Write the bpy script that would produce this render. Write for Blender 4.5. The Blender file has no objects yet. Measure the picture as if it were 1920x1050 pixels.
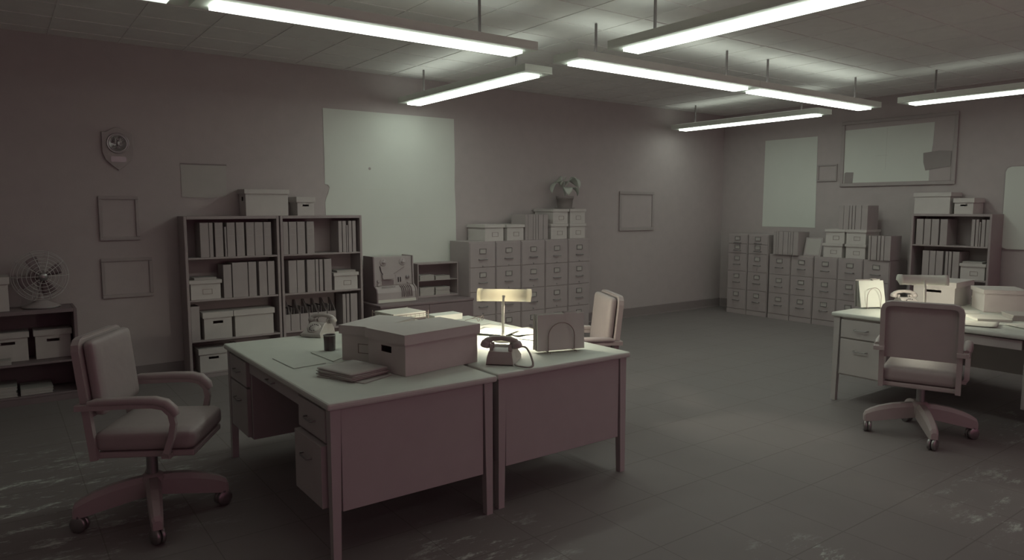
import bpy, bmesh, math, random
from mathutils import Vector, Matrix
random.seed(7)
COL = bpy.context.scene.collection
PI = math.pi
R = math.radians
WL, WR, CZ = -0.28, -0.42, 3.13        # plane of the left wall (y), plane of the right wall (x), ceiling height

# ------------------------------------------------------------------ materials
def nodes(name):
    m = bpy.data.materials.new(name); m.use_nodes = True
    nt = m.node_tree; b = nt.nodes['Principled BSDF']
    return m, nt, b

def mat(name, col, rough=0.75, metal=0.0, spec=0.3, var=0.06, scale=9.0, bump=0.0, bscale=120.0):
    m, nt, b = nodes(name)
    tc = nt.nodes.new('ShaderNodeTexCoord')
    n = nt.nodes.new('ShaderNodeTexNoise'); n.inputs['Scale'].default_value = scale; n.inputs['Detail'].default_value = 4
    nt.links.new(tc.outputs['Object'], n.inputs['Vector'])
    r = nt.nodes.new('ShaderNodeMix'); r.data_type = 'RGBA'
    r.inputs[6].default_value = (*[c * (1 - var) for c in col], 1); r.inputs[7].default_value = (*[min(1, c * (1 + var)) for c in col], 1)
    nt.links.new(n.outputs['Fac'], r.inputs[0]); nt.links.new(r.outputs[2], b.inputs['Base Color'])
    b.inputs['Roughness'].default_value = rough; b.inputs['Metallic'].default_value = metal
    b.inputs['Specular IOR Level'].default_value = spec
    if bump:
        n2 = nt.nodes.new('ShaderNodeTexNoise'); n2.inputs['Scale'].default_value = bscale
        nt.links.new(tc.outputs['Object'], n2.inputs['Vector'])
        bp = nt.nodes.new('ShaderNodeBump'); bp.inputs['Strength'].default_value = bump; bp.inputs['Distance'].default_value = 0.004
        nt.links.new(n2.outputs['Fac'], bp.inputs['Height']); nt.links.new(bp.outputs['Normal'], b.inputs['Normal'])
    return m

CLAY = (0.43, 0.385, 0.385)
M = {}
M['wall'] = mat('wall_paint', (0.47, 0.422, 0.42), 0.9, bump=0.15, bscale=90)
M['ceil'] = mat('ceiling_tile', (0.78, 0.765, 0.75), 0.9, bump=0.25, bscale=200)
M['base'] = mat('baseboard_paint', (0.27, 0.235, 0.235), 0.6)
M['clay'] = mat('grey_enamel', CLAY, 0.62, bump=0.05)
M['cab'] = mat('cabinet_enamel', (0.40, 0.355, 0.355), 0.5, spec=0.35)
M['shelf'] = mat('shelf_enamel', (0.38, 0.33, 0.33), 0.6)
M['shelfdk'] = mat('dark_shelf_enamel', (0.235, 0.185, 0.195), 0.6)
M['desk'] = mat('desk_enamel', (0.46, 0.44, 0.43), 0.6)
M['top'] = mat('desk_laminate', (0.60, 0.63, 0.58), 0.5, spec=0.35)
M['box'] = mat('box_card', (0.58, 0.55, 0.53), 0.85, bump=0.1)
M['binder'] = mat('binder_board', (0.41, 0.37, 0.365), 0.7)
M['paper'] = mat('paper', (0.66, 0.655, 0.60), 0.85, var=0.03)
M['chart'] = mat('chart_paper', (0.68, 0.71, 0.66), 0.85, var=0.035, scale=3.0)
M['folder'] = mat('folder_card', (0.47, 0.45, 0.43), 0.8)
M['leather'] = mat('chair_vinyl', (0.37, 0.325, 0.32), 0.48, spec=0.4, bump=0.3, bscale=22)
M['chair'] = mat('chair_enamel', (0.41, 0.36, 0.355), 0.4, spec=0.45)
M['phone'] = mat('phone_plastic', (0.44, 0.41, 0.39), 0.35, spec=0.5)
M['dark'] = mat('dark_recess', (0.05, 0.035, 0.04), 0.7)
M['frame'] = mat('frame_wood', (0.40, 0.36, 0.355), 0.5)
M['cage'] = mat('cage_wire', (0.55, 0.54, 0.53), 0.35, metal=0.3)
M['note'] = mat('dark_note_paper', (0.33, 0.30, 0.295), 0.85)
M['metal'] = mat('brushed_metal', (0.34, 0.33, 0.33), 0.35, metal=0.85)
M['rodm'] = mat('hanging_rod_metal', (0.22, 0.20, 0.20), 0.5, metal=0.3)
M['housing'] = mat('fixture_enamel', (0.74, 0.78, 0.72), 0.6)
M['wire'] = mat('wire_metal', (0.28, 0.23, 0.21), 0.4, metal=0.5)
M['leaf'] = mat('leaf', (0.58, 0.62, 0.56), 0.5)
M['pot'] = mat('pot_clay', (0.27, 0.24, 0.235), 0.8)
M['cup'] = mat('dark_glass_cup', (0.10, 0.075, 0.08), 0.12, spec=0.7)
M['lampm'] = mat('lamp_enamel', (0.62, 0.60, 0.54), 0.4, spec=0.5)

def floor_mat():
    m, nt, b = nodes('floor_tile')
    L = nt.links.new
    tc = nt.nodes.new('ShaderNodeTexCoord'); sp = nt.nodes.new('ShaderNodeSeparateXYZ'); L(tc.outputs['Object'], sp.inputs[0])
    def math_(op, a, v=None, c=None):
        n = nt.nodes.new('ShaderNodeMath'); n.operation = op
        for i, x in enumerate((a, v, c)):
            if x is None: continue
            if hasattr(x, 'links'): L(x, n.inputs[i])
            else: n.inputs[i].default_value = x
        return n.outputs[0]
    def line(sock, off, step, w):
        t = math_('FRACT', math_('DIVIDE', math_('SUBTRACT', sock, off), step))
        t = math_('ABSOLUTE', math_('SUBTRACT', t, 0.5))            # 0.5 on the seam
        return math_('GREATER_THAN', t, 0.5 - w / step)
    seam = math_('MAXIMUM', line(sp.outputs['X'], -8.09, 0.4355, 0.0028), line(sp.outputs['Y'], -5.062, 0.4385, 0.0032))
    # scuffed patches, with the lamps' reflection painted in as pale streaks
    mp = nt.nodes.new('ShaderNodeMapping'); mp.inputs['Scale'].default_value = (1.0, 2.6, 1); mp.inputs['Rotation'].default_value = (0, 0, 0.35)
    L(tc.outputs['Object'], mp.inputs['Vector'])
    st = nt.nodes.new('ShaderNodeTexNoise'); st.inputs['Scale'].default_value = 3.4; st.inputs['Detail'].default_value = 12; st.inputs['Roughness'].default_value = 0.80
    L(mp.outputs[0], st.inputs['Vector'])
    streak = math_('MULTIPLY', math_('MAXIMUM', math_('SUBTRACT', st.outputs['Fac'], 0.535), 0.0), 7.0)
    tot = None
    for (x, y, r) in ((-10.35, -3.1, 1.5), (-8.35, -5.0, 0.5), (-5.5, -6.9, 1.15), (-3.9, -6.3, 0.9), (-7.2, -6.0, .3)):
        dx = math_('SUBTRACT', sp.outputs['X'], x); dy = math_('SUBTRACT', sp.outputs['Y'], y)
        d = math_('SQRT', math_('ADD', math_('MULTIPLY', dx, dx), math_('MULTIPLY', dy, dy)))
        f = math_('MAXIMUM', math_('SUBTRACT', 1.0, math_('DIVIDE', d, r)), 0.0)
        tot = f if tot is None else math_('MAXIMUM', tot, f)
    scuff_sheen = math_('MINIMUM', math_('MULTIPLY', streak, math_('MULTIPLY', tot, 2.4)), 1.0)
    base = nt.nodes.new('ShaderNodeTexNoise'); base.inputs['Scale'].default_value = 2.2; base.inputs['Detail'].default_value = 5
    L(tc.outputs['Object'], base.inputs['Vector'])
    a = nt.nodes.new('ShaderNodeMix'); a.data_type = 'RGBA'
    a.inputs[6].default_value = (0.20, 0.178, 0.178, 1); a.inputs[7].default_value = (0.238, 0.212, 0.212, 1); L(base.outputs['Fac'], a.inputs[0])
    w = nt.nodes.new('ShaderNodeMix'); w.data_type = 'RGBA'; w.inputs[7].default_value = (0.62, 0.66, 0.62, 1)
    L(scuff_sheen, w.inputs[0]); L(a.outputs[2], w.inputs[6])
    s = nt.nodes.new('ShaderNodeMix'); s.data_type = 'RGBA'; s.inputs[7].default_value = (0.13, 0.105, 0.105, 1)
    L(math_('MULTIPLY', seam, 0.6), s.inputs[0]); L(w.outputs[2], s.inputs[6])
    L(s.outputs[2], b.inputs['Base Color'])
    L(math_('SUBTRACT', 0.62, math_('MULTIPLY', scuff_sheen, 0.3)), b.inputs['Roughness'])
    b.inputs['Specular IOR Level'].default_value = 0.35
    bp = nt.nodes.new('ShaderNodeBump'); bp.inputs['Strength'].default_value = 0.5; bp.inputs['Distance'].default_value = 0.003
    L(math_('SUBTRACT', math_('MULTIPLY', base.outputs['Fac'], 0.15), seam), bp.inputs['Height']); L(bp.outputs['Normal'], b.inputs['Normal'])
    return m
M['floor'] = floor_mat()

def emit(name, col, s):
    m, nt, b = nodes(name)
    b.inputs['Base Color'].default_value = (0.8, 0.8, 0.75, 1)
    b.inputs['Emission Color'].default_value = (*col, 1); b.inputs['Emission Strength'].default_value = s
    return m
TUBE = (0.90, 1.0, 0.88)
UPL = 0.15
M['bulb'] = emit('lamp_bulb_glow', (1.0, 0.86, 0.58), 60)
def shade_mat(name, t):
    m = bpy.data.materials.new(name); m.use_nodes = True; nt = m.node_tree; nt.nodes.clear()
    o = nt.nodes.new('ShaderNodeOutputMaterial'); mx = nt.nodes.new('ShaderNodeMixShader'); mx.inputs[0].default_value = t
    d = nt.nodes.new('ShaderNodeBsdfDiffuse'); d.inputs[0].default_value = (0.66, 0.65, 0.60, 1)
    tr = nt.nodes.new('ShaderNodeBsdfTranslucent'); tr.inputs[0].default_value = (1, 0.95, 0.82, 1)
    nt.links.new(d.outputs[0], mx.inputs[1]); nt.links.new(tr.outputs[0], mx.inputs[2]); nt.links.new(mx.outputs[0], o.inputs[0])
    return m
M['shade1'] = shade_mat('glowing_lamp_shade', 0.30)
M['shade2'] = shade_mat('dim_lamp_shade', 0.006)

# ------------------------------------------------------------------ mesh builder
class MB:
    def __init__(s): s.v = []; s.f = []; s.sm = []
    def add(s, vs, fs, smooth=False):
        b = len(s.v); s.v += [tuple(p) for p in vs]; s.f += [tuple(b + i for i in f) for f in fs]; s.sm += [smooth] * len(fs); return s
    def box(s, x0, y0, z0, x1, y1, z1, bev=0.0, T=None):
        x0, x1 = min(x0, x1), max(x0, x1); y0, y1 = min(y0, y1), max(y0, y1); z0, z1 = min(z0, z1), max(z0, z1)
        bm = bmesh.new(); bmesh.ops.create_cube(bm, size=1)
        for v in bm.verts: v.co = Vector(((x0 + x1) / 2 + v.co.x * (x1 - x0), (y0 + y1) / 2 + v.co.y * (y1 - y0), (z0 + z1) / 2 + v.co.z * (z1 - z0)))
        if bev: bmesh.ops.bevel(bm, geom=bm.edges[:] + bm.verts[:], offset=min(bev, (x1 - x0) * .45, (y1 - y0) * .45, (z1 - z0) * .45), segments=2, profile=0.5, affect='EDGES', clamp_overlap=True)
        return s.bm(bm, T)
    def bm(s, bm, T=None, smooth=False):
        bm.verts.index_update(); vs = [v.co.copy() for v in bm.verts]
        if T: vs = [T @ v for v in vs]
        s.add(vs, [[v.index for v in f.verts] for f in bm.faces], smooth); bm.free(); return s
    def prism(s, poly, a0, a1, axis='z', bev=0.0, T=None, smooth=False):
        """poly: 2D outline; axis z -> (x,y), y -> (x,z), x -> (y,z)"""
        def P(p, a): return {'z': (p[0], p[1], a), 'y': (p[0], a, p[1]), 'x': (a, p[0], p[1])}[axis]
        bm = bmesh.new(); lo = [bm.verts.new(P(p, a0)) for p in poly]; hi = [bm.verts.new(P(p, a1)) for p in poly]
        n = len(poly); bm.faces.new(lo); bm.faces.new(hi[::-1])
        for i in range(n): bm.faces.new((lo[i], hi[i], hi[(i + 1) % n], lo[(i + 1) % n]))
        bmesh.ops.recalc_face_normals(bm, faces=bm.faces[:])
        if bev: bmesh.ops.bevel(bm, geom=bm.edges[:], offset=bev, segments=2, profile=0.5, affect='EDGES', clamp_overlap=True)
        return s.bm(bm, T, smooth)
    def tube(s, pts, r, n=8, closed=False, flat=1.0):
        pts = [Vector(p) for p in pts]; N = len(pts); rs = r if isinstance(r, (list, tuple)) else [r] * N
        rings = []; up = None
        for i, p in enumerate(pts):
            t = (pts[(i + 1) % N] - pts[i - 1]) if closed else (pts[min(i + 1, N - 1)] - pts[max(i - 1, 0)])
            t = t.normalized() if t.length > 1e-9 else Vector((0, 0, 1))
            if up is None:
                up = Vector((0, 0, 1)) if abs(t.z) < 0.9 else Vector((1, 0, 0))
            a = (up - t * up.dot(t)).normalized(); b = t.cross(a); up = a
            rings.append([p + (a * math.cos(2 * PI * k / n) + b * math.sin(2 * PI * k / n) * flat) * rs[i] for k in range(n)])
        vs = [v for q in rings for v in q]; fs = []
        for i in range(N if closed else N - 1):
            j = (i + 1) % N
            for k in range(n): fs.append((i * n + k, i * n + (k + 1) % n, j * n + (k + 1) % n, j * n + k))
        s.add(vs, fs, True)
        if not closed: s.add(rings[0], [tuple(range(n))[::-1]]); s.add(rings[-1], [tuple(range(n))])
        return s
    def lathe(s, prof, n=24, T=None, cap=True):
        vs = []; fs = []
        for r, z in prof: vs += [Vector((r * math.cos(2 * PI * k / n), r * math.sin(2 * PI * k / n), z)) for k in range(n)]
        for i in range(len(prof) - 1):
            for k in range(n): fs.append((i * n + k, i * n + (k + 1) % n, (i + 1) * n + (k + 1) % n, (i + 1) * n + k))
        if T: vs = [T @ v for v in vs]
        s.add(vs, fs, True)
        if cap:
            s.add(vs[:n], [tuple(range(n))[::-1]]); s.add(vs[-n:], [tuple(range(n))])
        return s
    def rbox(s, c, size, r, seg=8, puff=0.0, taper=0.0, T=None):
        """soft cushion: rounded box of half-round edges, crowned faces"""
        bm = bmesh.new(); bmesh.ops.create_cube(bm, size=2); bmesh.ops.subdivide_edges(bm, edges=bm.edges[:], cuts=seg, use_grid_fill=True)
        h = [a / 2 for a in size]
        for v in bm.verts:
            u = v.co.copy(); q = Vector([math.copysign(abs(u[i]) ** 0.8, u[i]) * h[i] for i in range(3)])
            inn = Vector([max(-(h[i] - min(r, h[i])), min(h[i] - min(r, h[i]), q[i])) for i in range(3)]); d = q - inn
            if d.length > 1e-9: q = inn + d.normalized() * min(r, max(h)) * min(1.0, 1.0) if d.length > 0 else q
            q.z += math.copysign(puff * max(0, 1 - u.x ** 2) * max(0, 1 - u.y ** 2), u.z)
            q.x *= 1 - taper * u.z
            v.co = q + Vector(c)
        return s.bm(bm, T, True)
    def build(s, name, m, parent=None, loc=(0, 0, 0), rz=0.0):
        me = bpy.data.meshes.new(name); me.from_pydata(s.v, [], s.f); me.polygons.foreach_set('use_smooth', s.sm)
        bm = bmesh.new(); bm.from_mesh(me); bmesh.ops.recalc_face_normals(bm, faces=bm.faces[:]); bm.to_mesh(me); bm.free()
        me.materials.append(M[m] if isinstance(m, str) else m); me.update()
        o = bpy.data.objects.new(name, me); COL.objects.link(o); o.location = loc; o.rotation_euler = (0, 0, rz)
        if parent: o.parent = parent
        return o

def tag(o, label=None, cat=None, group=None, kind=None):
    for k, v in (('label', label), ('category', cat), ('group', group), ('kind', kind)):
        if v: o[k] = v
    return o
def thing(name, label, cat, loc=(0, 0, 0), rz=0.0, group=None):
    o = bpy.data.objects.new(name, None); COL.objects.link(o); o.location = loc; o.rotation_euler = (0, 0, rz); o.empty_display_size = 0.1
    return tag(o, label, cat, group)
def dup(root, loc=None, rz=None, label=None, group=None, parent=None):
    c = root.copy(); COL.objects.link(c)
    if parent: c.parent = parent
    if loc is not None: c.location = loc
    if rz is not None: c.rotation_euler = (0, 0, rz)
    if label: c['label'] = label
    if group: c['group'] = group
    for ch in list(root.children): dup(ch, parent=c)
    return c
ORD = ['first', 'second', 'third', 'fourth', 'fifth', 'sixth', 'seventh', 'eighth', 'ninth', 'tenth']

# ------------------------------------------------------------------ the setting
X0, Y0 = -11.42, -10.6
MB().box(X0, Y0, -0.1, WR + 0.0, WL, 0).build('floor', 'floor')['kind'] = 'structure'
cm = MB().box(X0, Y0, CZ, WR, WL, CZ + 0.1)
y = -4.11 + 0.45 * 8
while y > Y0:
    if y < WL: cm.box(X0, y - 0.008, CZ - 0.004, WR, y + 0.008, CZ)
    y -= 0.45
x = -2.68 + 0.54 * 4
while x > X0:
    cm.box(x - 0.008, Y0, CZ - 0.0045, x + 0.008, WL, CZ)
    x -= 0.54
cm.build('ceiling', 'ceil')['kind'] = 'structure'
MB().box(X0, WL, -0.1, WR + 0.12, WL + 0.12, CZ + 0.1).build('wall_left', 'wall')['kind'] = 'structure'
MB().box(-11.42, Y0, -0.1, -11.3, WL, CZ + 0.1).build('wall_light_block', 'wall')['kind'] = 'structure'  # unseen wall, added to block world light coming from the left
MB().box(WR, Y0, -0.1, WR + 0.12, WL, CZ + 0.1).build('wall_right', 'wall')['kind'] = 'structure'
bb = [(0, 0), (0, 0.135), (-0.006, 0.14), (-0.012, 0.135), (-0.013, 0.018), (-0.024, 0.014), (-0.026, 0)]
MB().prism([(WL + a, z) for a, z in bb], X0, WR, 'x').build('baseboard_left', 'base')['kind'] = 'structure'
MB().prism([(WR + a, z) for a, z in bb], Y0, WL - 0.03, 'y').build('baseboard_right', 'base')['kind'] = 'structure'

# ------------------------------------------------------------------ ceiling fixtures (2.4 m suspended troffers)
def fixture(loc, rz, s, label, rods=(-0.845, 0.845), up=1.0):
    t = thing('hanging_tube_light', label, 'ceiling light', loc, rz, 'suspended fluorescent lights')
    L, W, zt, zb = 1.17, 0.15, 2.858, 2.796
    h = MB().box(-L, -W, zb + 0.012, L, W, zt, 0.003)
    h.box(-L, -W, zb, -L + 0.09, W, zb + 0.012).box(L - 0.09, -W, zb, L, W, zb + 0.012)
    h.box(-L + 0.09, -W, zb, L - 0.09, -W + 0.07, zb + 0.012).box(-L + 0.09, W - 0.07, zb, L - 0.09, W, zb + 0.012)
    h.build('housing', 'housing', t, (0, 0, 0))
    MB().box(-L + 0.092, -W + 0.072, zb - 0.020, L - 0.092, W - 0.072, zb + 0.008).build('diffuser', emit('tube_glow', TUBE, s), t)
    MB().box(-L + .05, -W + .04, zt + .0005, L - .05, W - .04, zt + .006).build('upper_lens', emit('upper_lens_glow', TUBE, s * UPL * up), t)
    for rx in rods: MB().tube([(rx, 0, zt + 0.001), (rx, 0, CZ - 0.006)], 0.011, 8).build('hanging_rod', 'rodm', t)
    return t
TS = 8.2
fixture((-8.02, -3.355, 0), 0, TS * .6, 'long fluorescent light over the near pair of desks, upper left', (0.75,))
fixture((-10.40, -3.355, 0), 0, TS * .14, 'fluorescent light cut by the top edge of the photo at far left', (-0.8,))
fixture((-5.29, -3.355, 0), 0, TS, 'left half of the long double fluorescent light in the middle')
fixture((-2.945, -3.355, 0), 0, TS, 'right half of the long double fluorescent light, nearer the notice board', up=1.1)
fixture((-6.31, -1.66, 0), PI / 2, TS, 'crosswise fluorescent light above the big blank wall map')
fixture((-6.31, -5.00, 0), PI / 2, TS * .8, 'near crosswise fluorescent light running out of the top edge')
fixture((-1.80, -1.66, 0), PI / 2, TS * .75, 'crosswise fluorescent light deep in the far corner')
fixture((-1.83, -4.95, 0), PI / 2, TS * .5, 'crosswise fluorescent light leaving the right edge of the photo', up=.6)

fixture((-8.3, -8.4, 0), 0, TS * .35, 'added unseen fluorescent light over the near floor, outside the photo on the left')  # unseen pair added behind the camera to brighten faces turned towards it
fixture((-5.0, -8.4, 0), 0, TS * .6, 'added unseen fluorescent light over the near floor, outside the photo on the right')
# ------------------------------------------------------------------ boxes
def slot_wall(m, x0, x1, y0, y1, z0, z1, cx, cz, w, h):
    m.box(x0, y0, z0, cx - w / 2, y1, z1).box(cx + w / 2, y0, z0, x1, y1, z1).box(cx - w / 2, y0, z0, cx + w / 2, y1, cz - h / 2).box(cx - w / 2, y0, cz + h / 2, cx + w / 2, y1, z1)
def archive_box(W, D, H, loc, rz, label, group, slot='front', lid=0.055, name='archive_box', plate=False):
    """front faces local -y, front-left corner at the origin"""
    t = thing(name, label, 'box', loc, rz, group); e = 0.006; g = 0.012; zt = H - 0.004
    b = MB().box(g, g, 0, W - g, D - g, 0.004).box(g, D - g - 0.004, 0.004, W - g, D - g, zt)
    if slot == 'front':
        slot_wall(b, g, W - g, g, g + 0.004, 0.004, zt, W / 2, H - lid - H * .17, W * .33, H * .10)
        b.box(g, g + 0.004, 0.004, g + 0.004, D - g - 0.004, zt).box(W - g - 0.004, g + 0.004, 0.004, W - g, D - g - 0.004, zt)
    elif slot == 'left':
        b.box(g, g, 0.004, W - g, g + 0.004, zt).box(W - g - 0.004, g + 0.004, 0.004, W - g, D - g - 0.004, zt)
        c = D / 2; s0, s1, z0, z1 = c - D * .13, c + D * .13, H - lid - H * .27, H - lid - H * .11
        b.box(g, g + 0.004, 0.004, g + 0.004, s0, zt).box(g, s1, 0.004, g + 0.004, D - g - 0.004, zt).box(g, s0, 0.004, g + 0.004, s1, z0).box(g, s0, z1, g + 0.004, s1, zt)
    else:
        b.box(g, g, 0.004, W - g, g + 0.004, zt).box(g, g + 0.004, 0.004, g + 0.004, D - g - 0.004, zt).box(W - g - 0.004, g + 0.004, 0.004, W - g, D - g - 0.004, zt)
    b.build('body', 'box', t)
    l = MB().box(0, 0, H - 0.004, W, D, H, 0.0015).box(0, 0, H - lid, W, 0.004, H - 0.004).box(0, D - 0.004, H - lid, W, D, H - 0.004)
    l.box(0, 0.004, H - lid, 0.004, D - 0.004, H - 0.004).box(W - 0.004, 0.004, H - lid, W, D - 0.004, H - 0.004).build('lid', 'box', t)
    if plate:
        pw, ph, px, pz = min(.09, W * .3), H * .27, W * (plate if plate is not True else .55), (H - lid) * .48
        p = MB(); k = 0.004
        p.box(px - pw / 2, g - 0.002, pz - ph / 2, px + pw / 2, g, pz - ph / 2 + k).box(px - pw / 2, g - 0.002, pz + ph / 2 - k, px + pw / 2, g, pz + ph / 2)
        p.box(px - pw / 2, g - 0.002, pz - ph / 2, px - pw / 2 + k, g, pz + ph / 2).box(px + pw / 2 - k, g - 0.002, pz - ph / 2, px + pw / 2, g, pz + ph / 2).build('label_holder', 'wire', t)
    return t

# ------------------------------------------------------------------ binders
def binder(W, H, D, loc, rz, label, group, plate=False, lean=0.0):
    T = Matrix.Rotation(lean, 4, 'Y')
    b = MB(); e = min(0.0035, W * .2)
    b.box(0, 0, 0, e, D, H, 0.0008, T).box(W - e, 0, 0, W, D, H, 0.0008, T).box(e, 0, 0, W - e, e, H, 0, T)     # covers and spine
    b.box(e + .0003, e + .001, 0.004, W - e - .0003, D - 0.01, H - 0.006, 0, T)                                   # the papers inside
    o = b.build('ring_binder', 'binder', None, loc, rz)
    if plate:
        p = MB(); w = W * .62; x0 = (W - w) / 2; z0, z1 = H * .60, H * .80
        p.box(x0, -0.002, z0, x0 + w, 0, z0 + .004).box(x0, -0.002, z1 - .004, x0 + w, 0, z1).box(x0, -0.0015, z0, x0 + .003, 0, z1).box(x0 + w - .003, -0.0015, z0, x0 + w, 0, z1)
        p.build('spine_label_holder', 'folder', o)
    return tag(o, label, 'binder', group)

def binder_row(spans, z, ht, where, group, rz=0, place=None, plates=(), D=0.235, shorts=None):
    """spans in wall coordinate (left to right); place(u) gives the world point of the front-left corner"""
    shorts = shorts or {}
    n = len(spans)
    for i, (a, b) in enumerate(spans):
        w = b - a - 0.003
        word = 'slim' if w < 0.035 else ('extra wide' if w > 0.12 else 'grey')
        pos = 'only binder' if n == 1 else (('leftmost' if i == 0 else 'rightmost' if i == n - 1 else ORD[i] + ' from left') + ' of %s' % ['', 'one', 'two', 'three', 'four', 'five', 'six', 'seven', 'eight', 'nine'][n])
        binder(w, shorts.get(i, ht), D if w > 0.035 else D - 0.03, place(a, z), rz, '%s binder, %s %s' % (word, pos, where), group, i in plates)

# ------------------------------------------------------------------ bookcases
def bookcase(W, D, H, shelves, loc, rz, label, m='shelf', group=None, name='bookcase', plinth=0.05):
    t = thing(name, label, 'bookcase', loc, rz, group); e = 0.026
    MB().box(0, 0, 0, e, D, H, 0.004).build('side_panel', m, t); MB().box(W - e, 0, 0, W, D, H, 0.004).build('side_panel', m, t)
    MB().box(e, 0, H - 0.03, W - e, D, H, 0.004).build('top_panel', m, t)
    MB().box(e, D - 0.008, plinth, W - e, D, H - 0.03).build('back_panel', m, t)
    MB().box(e, 0.004, 0, W - e, 0.02, plinth - .018).build('kick_plate', m, t)
    for z in list(shelves) + [plinth]:
        MB().box(e, 0.004, z - 0.018, W - e, D - 0.009, z, 0.004).build('shelf_board', m, t)
    return t

FY = -0.56
P = lambda u, z, y=FY + 0.02: (u, y, z + 0.0008)
bookcase(0.892, 0.272, 1.558, (1.164, 0.76, 0.368), (-8.742, FY, 0), 0, 'tall grey open bookcase on left wall, left one of a pair', group='bookcases in the room')
bookcase(0.885, 0.272, 1.558, (1.164, 0.76, 0.368), (-7.838, FY, 0), 0, 'tall grey open bookcase on left wall, nearer the tape machine', group='bookcases in the room')
W1, W2 = 'left bookcase by left wall', 'bookcase beside tape machine'
binder_row([(-8.597, -8.517), (-8.515, -8.478), (-8.462, -8.386), (-8.374, -8.355), (-8.351, -8.274), (-8.264, -8.186), (-8.169, -8.09), (-8.087, -8.003), (-7.997, -7.922)],
           1.164, 0.331, 'on top shelf, ' + W1, 'binders on the top shelf of the left bookcase', place=P, plates=(2, 4, 5, 6, 7, 8), D=.22, shorts={3: .29})
binder_row([(-8.4, -8.323), (-8.315, -8.167), (-8.161, -8.083), (-8.059, -7.979), (-7.972, -7.901)], 0.76, 0.342, 'on second shelf, ' + W1, 'binders on the second shelf of the left bookcase', place=P, D=.22, shorts={0: .325})
binder_row([(-8.711, -8.63)], 0.368, 0.33, 'on third shelf, ' + W1, 'binders low in the left bookcase', place=P, D=.22)
binder_row([(-8.309, -8.27)], 0.05, 0.24, 'on bottom shelf, ' + W1, 'binders low in the left bookcase', place=P, D=.22)
binder_row([(-7.805, -7.751), (-7.744, -7.663), (-7.657, -7.575), (-7.558, -7.477)], 1.164, 0.331, 'at top left, ' + W2, 'binders on the top shelf of the second bookcase', place=P, D=.22, plates=(1, 2, 3))
binder_row([(-7.213, -7.172), (-7.166, -7.125), (-7.122, -7.104), (-7.099, -7.061), (-7.054, -7.013)], 1.164, 0.334, 'at top right, ' + W2, 'binders on the top shelf of the second bookcase', place=P, D=.22, shorts={2: .288})
binder_row([(-7.76, -7.675), (-7.672, -7.59), (-7.567, -7.479), (-7.474, -7.44), (-7.433, -7.394), (-7.38, -7.298)], 0.76, 0.338, 'on second shelf, ' + W2, 'binders on the second shelf of the second bookcase', place=P, D=.22)
binder_row([(-7.185, -7.147), (-7.14, -7.106), (-7.094, -7.014)], 0.368, 0.342, 'on third shelf, ' + W2, 'binders on the third shelf of the second bookcase', place=P, D=.22)
for i, (a, b) in enumerate([(-7.806, -7.757), (-7.75, -7.660), (-7.653, -7.565), (-7.556, -7.464), (-7.457, -7.366), (-7.357, -7.266)]):
    w = b - a; m = MB(); side = [(0, 0), (0.21, 0), (0.21, 0.30), (0.16, 0.30), (0.0, 0.172)]
    m.prism(side, 0, 0.003, 'x').prism(side, w - 0.003, w, 'x').box(0.003, 0, 0, w - 0.003, 0.003, 0.172).box(0.003, 0.207, 0, w - 0.003, 0.21, 0.30).box(0.003, 0.003, 0, w - 0.003, 0.207, 0.003)
    o = m.build('magazine_file', 'binder', None, P(a, 0.368))
    for k in range(3): MB().box(0.012 + k * 0.011, 0.012, 0.0035, 0.015 + k * 0.011, 0.20, 0.235 + 0.008 * ((k + i) % 3)).build('file_paper', 'dark' if k == 1 else 'binder', o)
    tag(o, 'open slant-cut magazine file, %s from left behind the rotary telephone' % ORD[i], 'magazine file', 'magazine files on the third shelf')
B1 = 'boxes in the left bookcase'
archive_box(.294, .23, .187, (-8.712, -.545, .761), 0, 'card index box at left end of second shelf, left bookcase', B1, None, .035, 'index_box', .55)
archive_box(.286, .23, .185, (-7.28, -.545, .761), 0, 'card index box at right of second shelf, bookcase by tape machine', 'boxes in the second bookcase', None, .035, 'index_box', .55)
archive_box(.281, .24, .262, (-8.607, -.548, .369), 0, 'archive box with hand slot on third shelf of left bookcase', B1)
archive_box(.400, .24, .262, (-8.318, -.544, .369), 0, 'wide plain archive box right end of third shelf, left bookcase', B1, None)
archive_box(.278, .24, .228, (-8.659, -.548, .051), 0, 'archive box with hand slot on bottom shelf of left bookcase', B1)
archive_box(.443, .25, .262, (-8.173, -.545, 1.559), 0, 'large plain lidded box standing on top of left bookcase', 'boxes on top of the bookcases', 'left', .045)
archive_box(.200, .25, .19, (-7.658, -.545, 1.559), 0, 'small lidded box with hand slot on bookcase pair, before the map', 'boxes on top of the bookcases')
def flat_folder(W, D, H, loc, rz, label, group, name='file_folder', m='folder', parts=True, cat='folder'):
    o = MB().box(0, 0, 0, W, D, H * .3, min(.001, H * .1)).box(0.002, 0.003, H * .3, W - 0.004, D - 0.003, H * .72).box(0, 0, H * .72, W, D, H, min(.001, H * .1)).build(name, m, None, loc, rz)
    return tag(o, label, cat, group)
flat_folder(.205, .17, .022, (-8.665, -.53, .9492), R(1), 'thin folder lying on index box in left bookcase', 'folders lying on index boxes')
flat_folder(.21, .17, .020, (-7.235, -.53, .9472), R(-2), 'thin folder lying on index box in bookcase by tape machine', 'folders lying on index boxes')

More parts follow.
